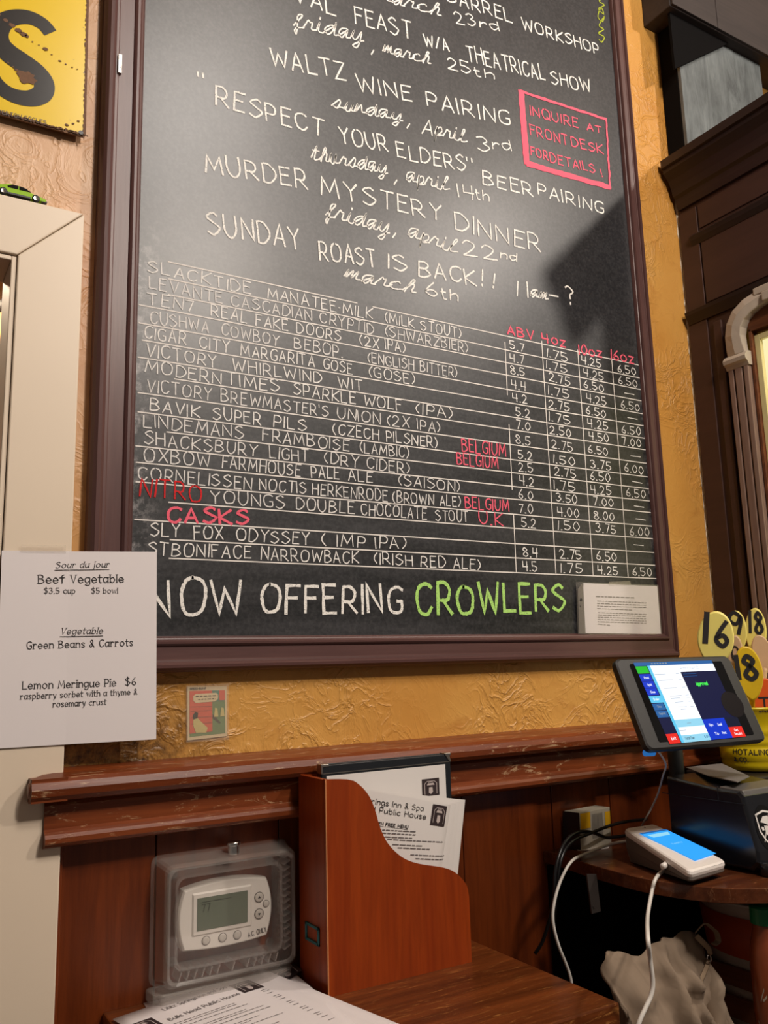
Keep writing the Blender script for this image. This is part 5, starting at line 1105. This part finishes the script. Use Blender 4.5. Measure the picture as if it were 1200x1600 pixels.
for k in range(0, 9): a = a0+.25+k*.07; p = Vector((cxt+.0722*math.cos(a), cyt+.0722*math.sin(a), RZ_+.117+(.001 if k % 2 else 0))); mb.box(p-Vector((.0018, .0018, .001)), p+Vector((.0018, .0018, .0008)))
build('rope_edge', mb, 'bracket', tub, label='small frayed band at the rim')
def spoon(px, py, Y, wpx, hpx, roll, mat, txt, lab, yaw_=-50, tc='ink', tsz=1., lw=1.):
    c = onY(px, py, Y); sc_ = (c-CAM).dot(_f)/F; a = wpx*sc_/2; b = hpx*sc_/2
    t = thing('painted_spoon', lab, 'spoon', (c.x, c.y, c.z), 'numbered wooden spoons in the yellow tub')
    Rm = Matrix.Rotation(math.radians(yaw_), 3, 'Z') @ Matrix.Rotation(math.radians(roll), 3, 'Y')
    ex, ez = Rm @ Vector((1, 0, 0)), Rm @ Vector((0, 0, 1)); nn = ex.cross(ez); nn = nn if nn.y < 0 else -nn
    def outl(s, off, n=32):
        o = []
        for k in range(n):
            q = 2*math.pi*k/n; x = a*math.sin(q); z = b*math.cos(q)
            if z < 0: x *= 1-.30*(z/b)**2
            o.append(c+ex*x*s+ez*z*s+nn*off)
        return o
    mb = MB(); mb.loft([outl(.93, -.0045), outl(1., -.002), outl(1., .002), outl(.93, .0042)], True, True); bl_ = build('bowl', mb, mat, t, sm=False, bev=.0008)
    base = Vector((cxt+(c.x-cxt)*.2, cyt+(c.y-cyt)*.2, RZ_+.085)); st = c-ez*b*.86
    mb = MB(); mb.tube([st+ez*b*.12, st.lerp(base, .5), base], .0052, 10); build('handle', mb, mat, t, sm=True)
    if txt:
        for tx, u0, v0, u1, h, w_ in txt:
            mb = MB(); mp = lambda s, q: c+ex*s+ez*q+nn*.0050
            write(mb, tx, (u0*a, v0*b), (u1*a, v0*b), h*b, mp, w_*lw*b*.1, up=(0, 1), style='') ; build('painted_number', mb, tc, t)
    return t
spoon(1118, 999, -.215, 54, 88, 8, 'spoon', [('1', -.55, -.12, -.3, 1.0, 1.9), ('6', .05, -.22, .62, .85, 1.5)], 'pale yellow wooden spoon painted 16, leftmost over the tablet')
spoon(1151, 988, -.150, 30, 68, 3, 'spoon', [('9', -.65, -.05, .45, .95, 1.6)], 'narrow yellow wooden spoon painted with a 9, just behind the 16 spoon', -62)
spoon(1181, 988, -.140, 31, 76, 4, 'spoon', [('1', -.5, .0, -.35, .85, 1.2), ('8', .02, -.05, .62, .85, 1.3)], 'tall pale yellow wooden spoon with a squared 18, upper right', -58)
spoon(1149, 1022, -.175, 22, 58, 6, 'spoon_wood', [('O', -.4, -.3, .4, .7, .9)], 'bare wooden spoon with a small ring mark, tucked behind the 16 spoon', -62)
spoon(1191, 1022, -.160, 30, 60, -6, 'spoon_wood', [], 'bare wooden spoon in front of the squared 18 spoon', -50)
spoon(1170, 1052, -.195, 42, 84, -3, 'spoon_deep', [('1', -.75, -.15, -.6, .8, 1.7), ('8', -.25, -.22, .5, .85, 1.7)], 'deep yellow wooden spoon with a bold black 18, lowest of the yellow ones', -45)
spoon(1196, 1090, -.196, 46, 60, 0, 'orange', [('T', -.45, -.75, .2, .75, .9)], 'orange painted spoon standing lowest in the yellow tub', -45)
spoon(1205, 990, -.115, 24, 70, 5, 'spoon', [], 'yellow spoon at the far right edge of the photo', -50)
spoon(1208, 1040, -.135, 34, 110, 5, 'spoon_wood', [], 'pinkish bare spoon at the far right edge beside the squared 18', -50)

# ================================================================== under the counter
tp = [(940, 1528), (944, 1490), (958, 1487), (975, 1488), (998, 1495), (1014, 1482), (1031, 1467), (1053, 1465), (1063, 1455), (1083, 1456), (1092, 1467), (1084, 1500), (1094, 1517), (1089, 1534), (1105, 1539), (1120, 1549), (1112, 1567), (1116, 1590), (1113, 1640)]
TPW = [onY(*q, -.29) for q in tp]
apr = thing('apron', 'crumpled beige apron cloth heaped under the counter', 'apron', (1.18, -.25, .822))
mb = MB(); N = 72; Mr = 26; tops = smooth(TPW, 4); tops = tops
# resample outline into N columns
Ls = [0]
for i in range(1, len(tops)): Ls.append(Ls[-1]+(tops[i]-tops[i-1]).length)
def samp(s):
    s *= Ls[-1]
    for i in range(1, len(tops)):
        if Ls[i] >= s: return tops[i-1].lerp(tops[i], (s-Ls[i-1])/max(1e-9, Ls[i]-Ls[i-1]))
    return tops[-1]
cen = onY(1020, 1650, -.36)
from mathutils import noise as mnoise
vs = []
for i in range(N+1):
    p = samp(i/N)
    for j in range(Mr+1):
        t = j/Mr; q = p.lerp(Vector((cen.x+(p.x-cen.x)*.75, -.2, .822)), t)
        fold = (1-abs(math.sin((i/N)*24-t*4+mnoise.noise(Vector((i*.07, t*3, 0)))*2.2)))*.026*min(1, t*5)+mnoise.noise(Vector((q.x*16, q.z*26, 2)))*.022*min(1, t*4)+mnoise.noise(Vector((q.x*60, q.z*45, 5)))*.009
        q = Vector((q.x+mnoise.noise(Vector((q.x*30, q.z*30, 9)))*.004, -.29-.07*math.sin(t*1.5)-fold, q.z)); vs.append(q)
mb.add(vs, [(i*(Mr+1)+j, (i+1)*(Mr+1)+j, (i+1)*(Mr+1)+j+1, i*(Mr+1)+j+1) for i in range(N) for j in range(Mr)])
ao = build('cloth', mb, 'cloth', apr, sm=True); so_ = ao.modifiers.new('thick', 'SOLIDIFY'); so_.thickness = .004; so_.offset = 1
mb = MB(); L_ = [(1086, 1458, -.29), (1094, 1449, -.295), (1102, 1443, -.30), (1112, 1450, -.295), (1119, 1457, -.29), (1122, 1470, -.285), (1115, 1476, -.29)]
mb.tube([onY(*q) for q in L_], .0048, 8, flat=.25); mb.tube([onY(*q) for q in ((1088, 1462, -.302), (1098, 1472, -.31), (1107, 1482, -.31), (1110, 1492, -.31))], .0045, 8, flat=.25); mb.tube([onY(*q) for q in ((1108, 1500, -.312), (1102, 1516, -.315), (1094, 1534, -.32))], .0035, 8, flat=.25)
build('strap', mb, 'strap', apr, sm=True, label='looped canvas strap with buckle')
mb = MB(); q = onY(1108, 1498, -.316); ring = [q+Vector((.0045*math.cos(k/12*2*math.pi), 0, .006*math.sin(k/12*2*math.pi))) for k in range(13)]; mb.tube(ring, .001, 6); build('buckle', mb, 'chrome', apr)
# crate
cr = thing('wooden_crate', 'old slatted wooden crate under the counter right of the apron', 'crate', (1.45, -.33, .822))
kx = 1.335
for k, (z0_, z1_) in enumerate(((.832, .868), (.884, .920), (.936, .968))):
    mb = MB(); mb.box((kx, -.44, z0_), (kx+.010, -.14, z1_)); build('slat', mb, 'wicker', cr, bev=.002)
    mb = MB(); mb.box((kx+.012, -.44, z0_), (1.61, -.43, z1_)); build('slat', mb, 'wicker', cr, bev=.002)
for y in (-.43, -.155):
    mb = MB(); mb.box((kx+.010, y, .826), (kx+.024, y+.016, .972)); build('corner_post', mb, 'wicker', cr, bev=.001)
mb = MB(); mb.box((kx, -.44, .823), (1.61, -.14, .830)); build('crate_floor', mb, 'wicker', cr)
# bucket and squeeze bottle
bk = thing('bucket', 'off-white bucket with an orange label band under the counter', 'bucket', (1.475, -.24, .831))
bc = Vector((1.475, -.235, .831)); ht = onY(1139, 1408, -.235).z-bc.z
rb = bc.x-onY(1139, 1410, -.235).x+.004
mb = MB(); mb.lathe([(rb*.78, 0), (rb*.8, .004), (rb*.97, ht-.006), (rb*1.03, ht-.004), (rb*1.03, ht), (rb*.97, ht), (rb*.94, ht-.02), (rb*.76, .006), (.01, .005)], bc, seg=44); build('pail', mb, 'bucket', bk, sm=True)
mb = MB(); mb.lathe([(rb*.905, ht*.62), (rb*.965, ht*.90), (rb*.975, ht*.90), (rb*.915, ht*.62)], bc, seg=44, caps=False); build('label_band', mb, 'orange_band', bk, sm=True)
bt = thing('squeeze_bottle', 'sauce squeeze bottle with a green cap in front of the bucket', 'bottle', (1.44, -.36, .831))
b0 = onY(1194, 1440, -.37); sx_ = Vector((b0.x, -.37, .832)); hb = b0.z-.832
mb = MB(); mb.lathe([(.024, 0), (.027, .004), (.027, hb*.75), (.0245, hb*.86), (.0175, hb-.006), (.0175, hb)], sx_, seg=28); build('body', mb, 'sauce', bt, sm=True)
mb = MB(); mb.lathe([(.0205, hb-.002), (.0205, hb+.022), (.017, hb+.025), (.007, hb+.027), (.0065, hb+.032), (.0035, hb+.05), (.002, hb+.05)], sx_, seg=24); build('cap', mb, 'green', bt, sm=False, bev=.0004)
mb = MB()
rr = random.Random(5)
for k in range(16):
    a = a0+rr.uniform(-.9, .6); z = hb*rr.uniform(.15, .6); p = lambda s, t, a=a, z=z: Vector((sx_.x+.0274*math.cos(a+s), sx_.y+.0274*math.sin(a+s), sx_.z+z+t)); ribbon(mb, [Vector((0, 0, 0)), Vector((.1, rr.uniform(-.02, .02), 0)), Vector((.25, rr.uniform(-.02, .02), 0))], .004, p)
build('smears', mb, 'carton', bt, label='pale dried smears')
# white rag at the bottom
mb = MB(); vs = []; R0 = onY(1160, 1606, -.42)
for i in range(25):
    for j in range(13):
        u, v = i/24, j/12; x = R0.x-.07+.16*u; y = -.42-.05+.11*v
        z = .86+.035*math.sin(u*3.1)*math.sin(v*3.1)+mnoise.noise(Vector((x*40, y*40, 0)))*.016; vs.append((x, y, max(.826, z if 0 < u < 1 and 0 < v < 1 else .84)))
mb.add(vs, [(i*13+j, (i+1)*13+j, (i+1)*13+j+1, i*13+j+1) for i in range(24) for j in range(12)])
rg = tag(build('rag', mb, 'cloth', None, loc=(R0.x, -.42, .83), sm=True), 'pale crumpled rag at the bottom edge in front of the crate', 'cloth'); q = rg.modifiers.new('thick', 'SOLIDIFY'); q.thickness = .003
for o in COL.objects:
    if o.type == 'MESH' and o.parent is not None and o.name.split('.')[0] in ('chalk_text', 'printed_text', 'printed_lines', 'ruled_lines', 'lettering', 'maker_lettering', 'chipped_enamel', 'printed_picture', 'printing', 'smears', 'screen', 'emblem', 'rope_edge', 'punch_holes', 'shield_sticker', 'display_digits'):
        o['kind'] = 'stuff'
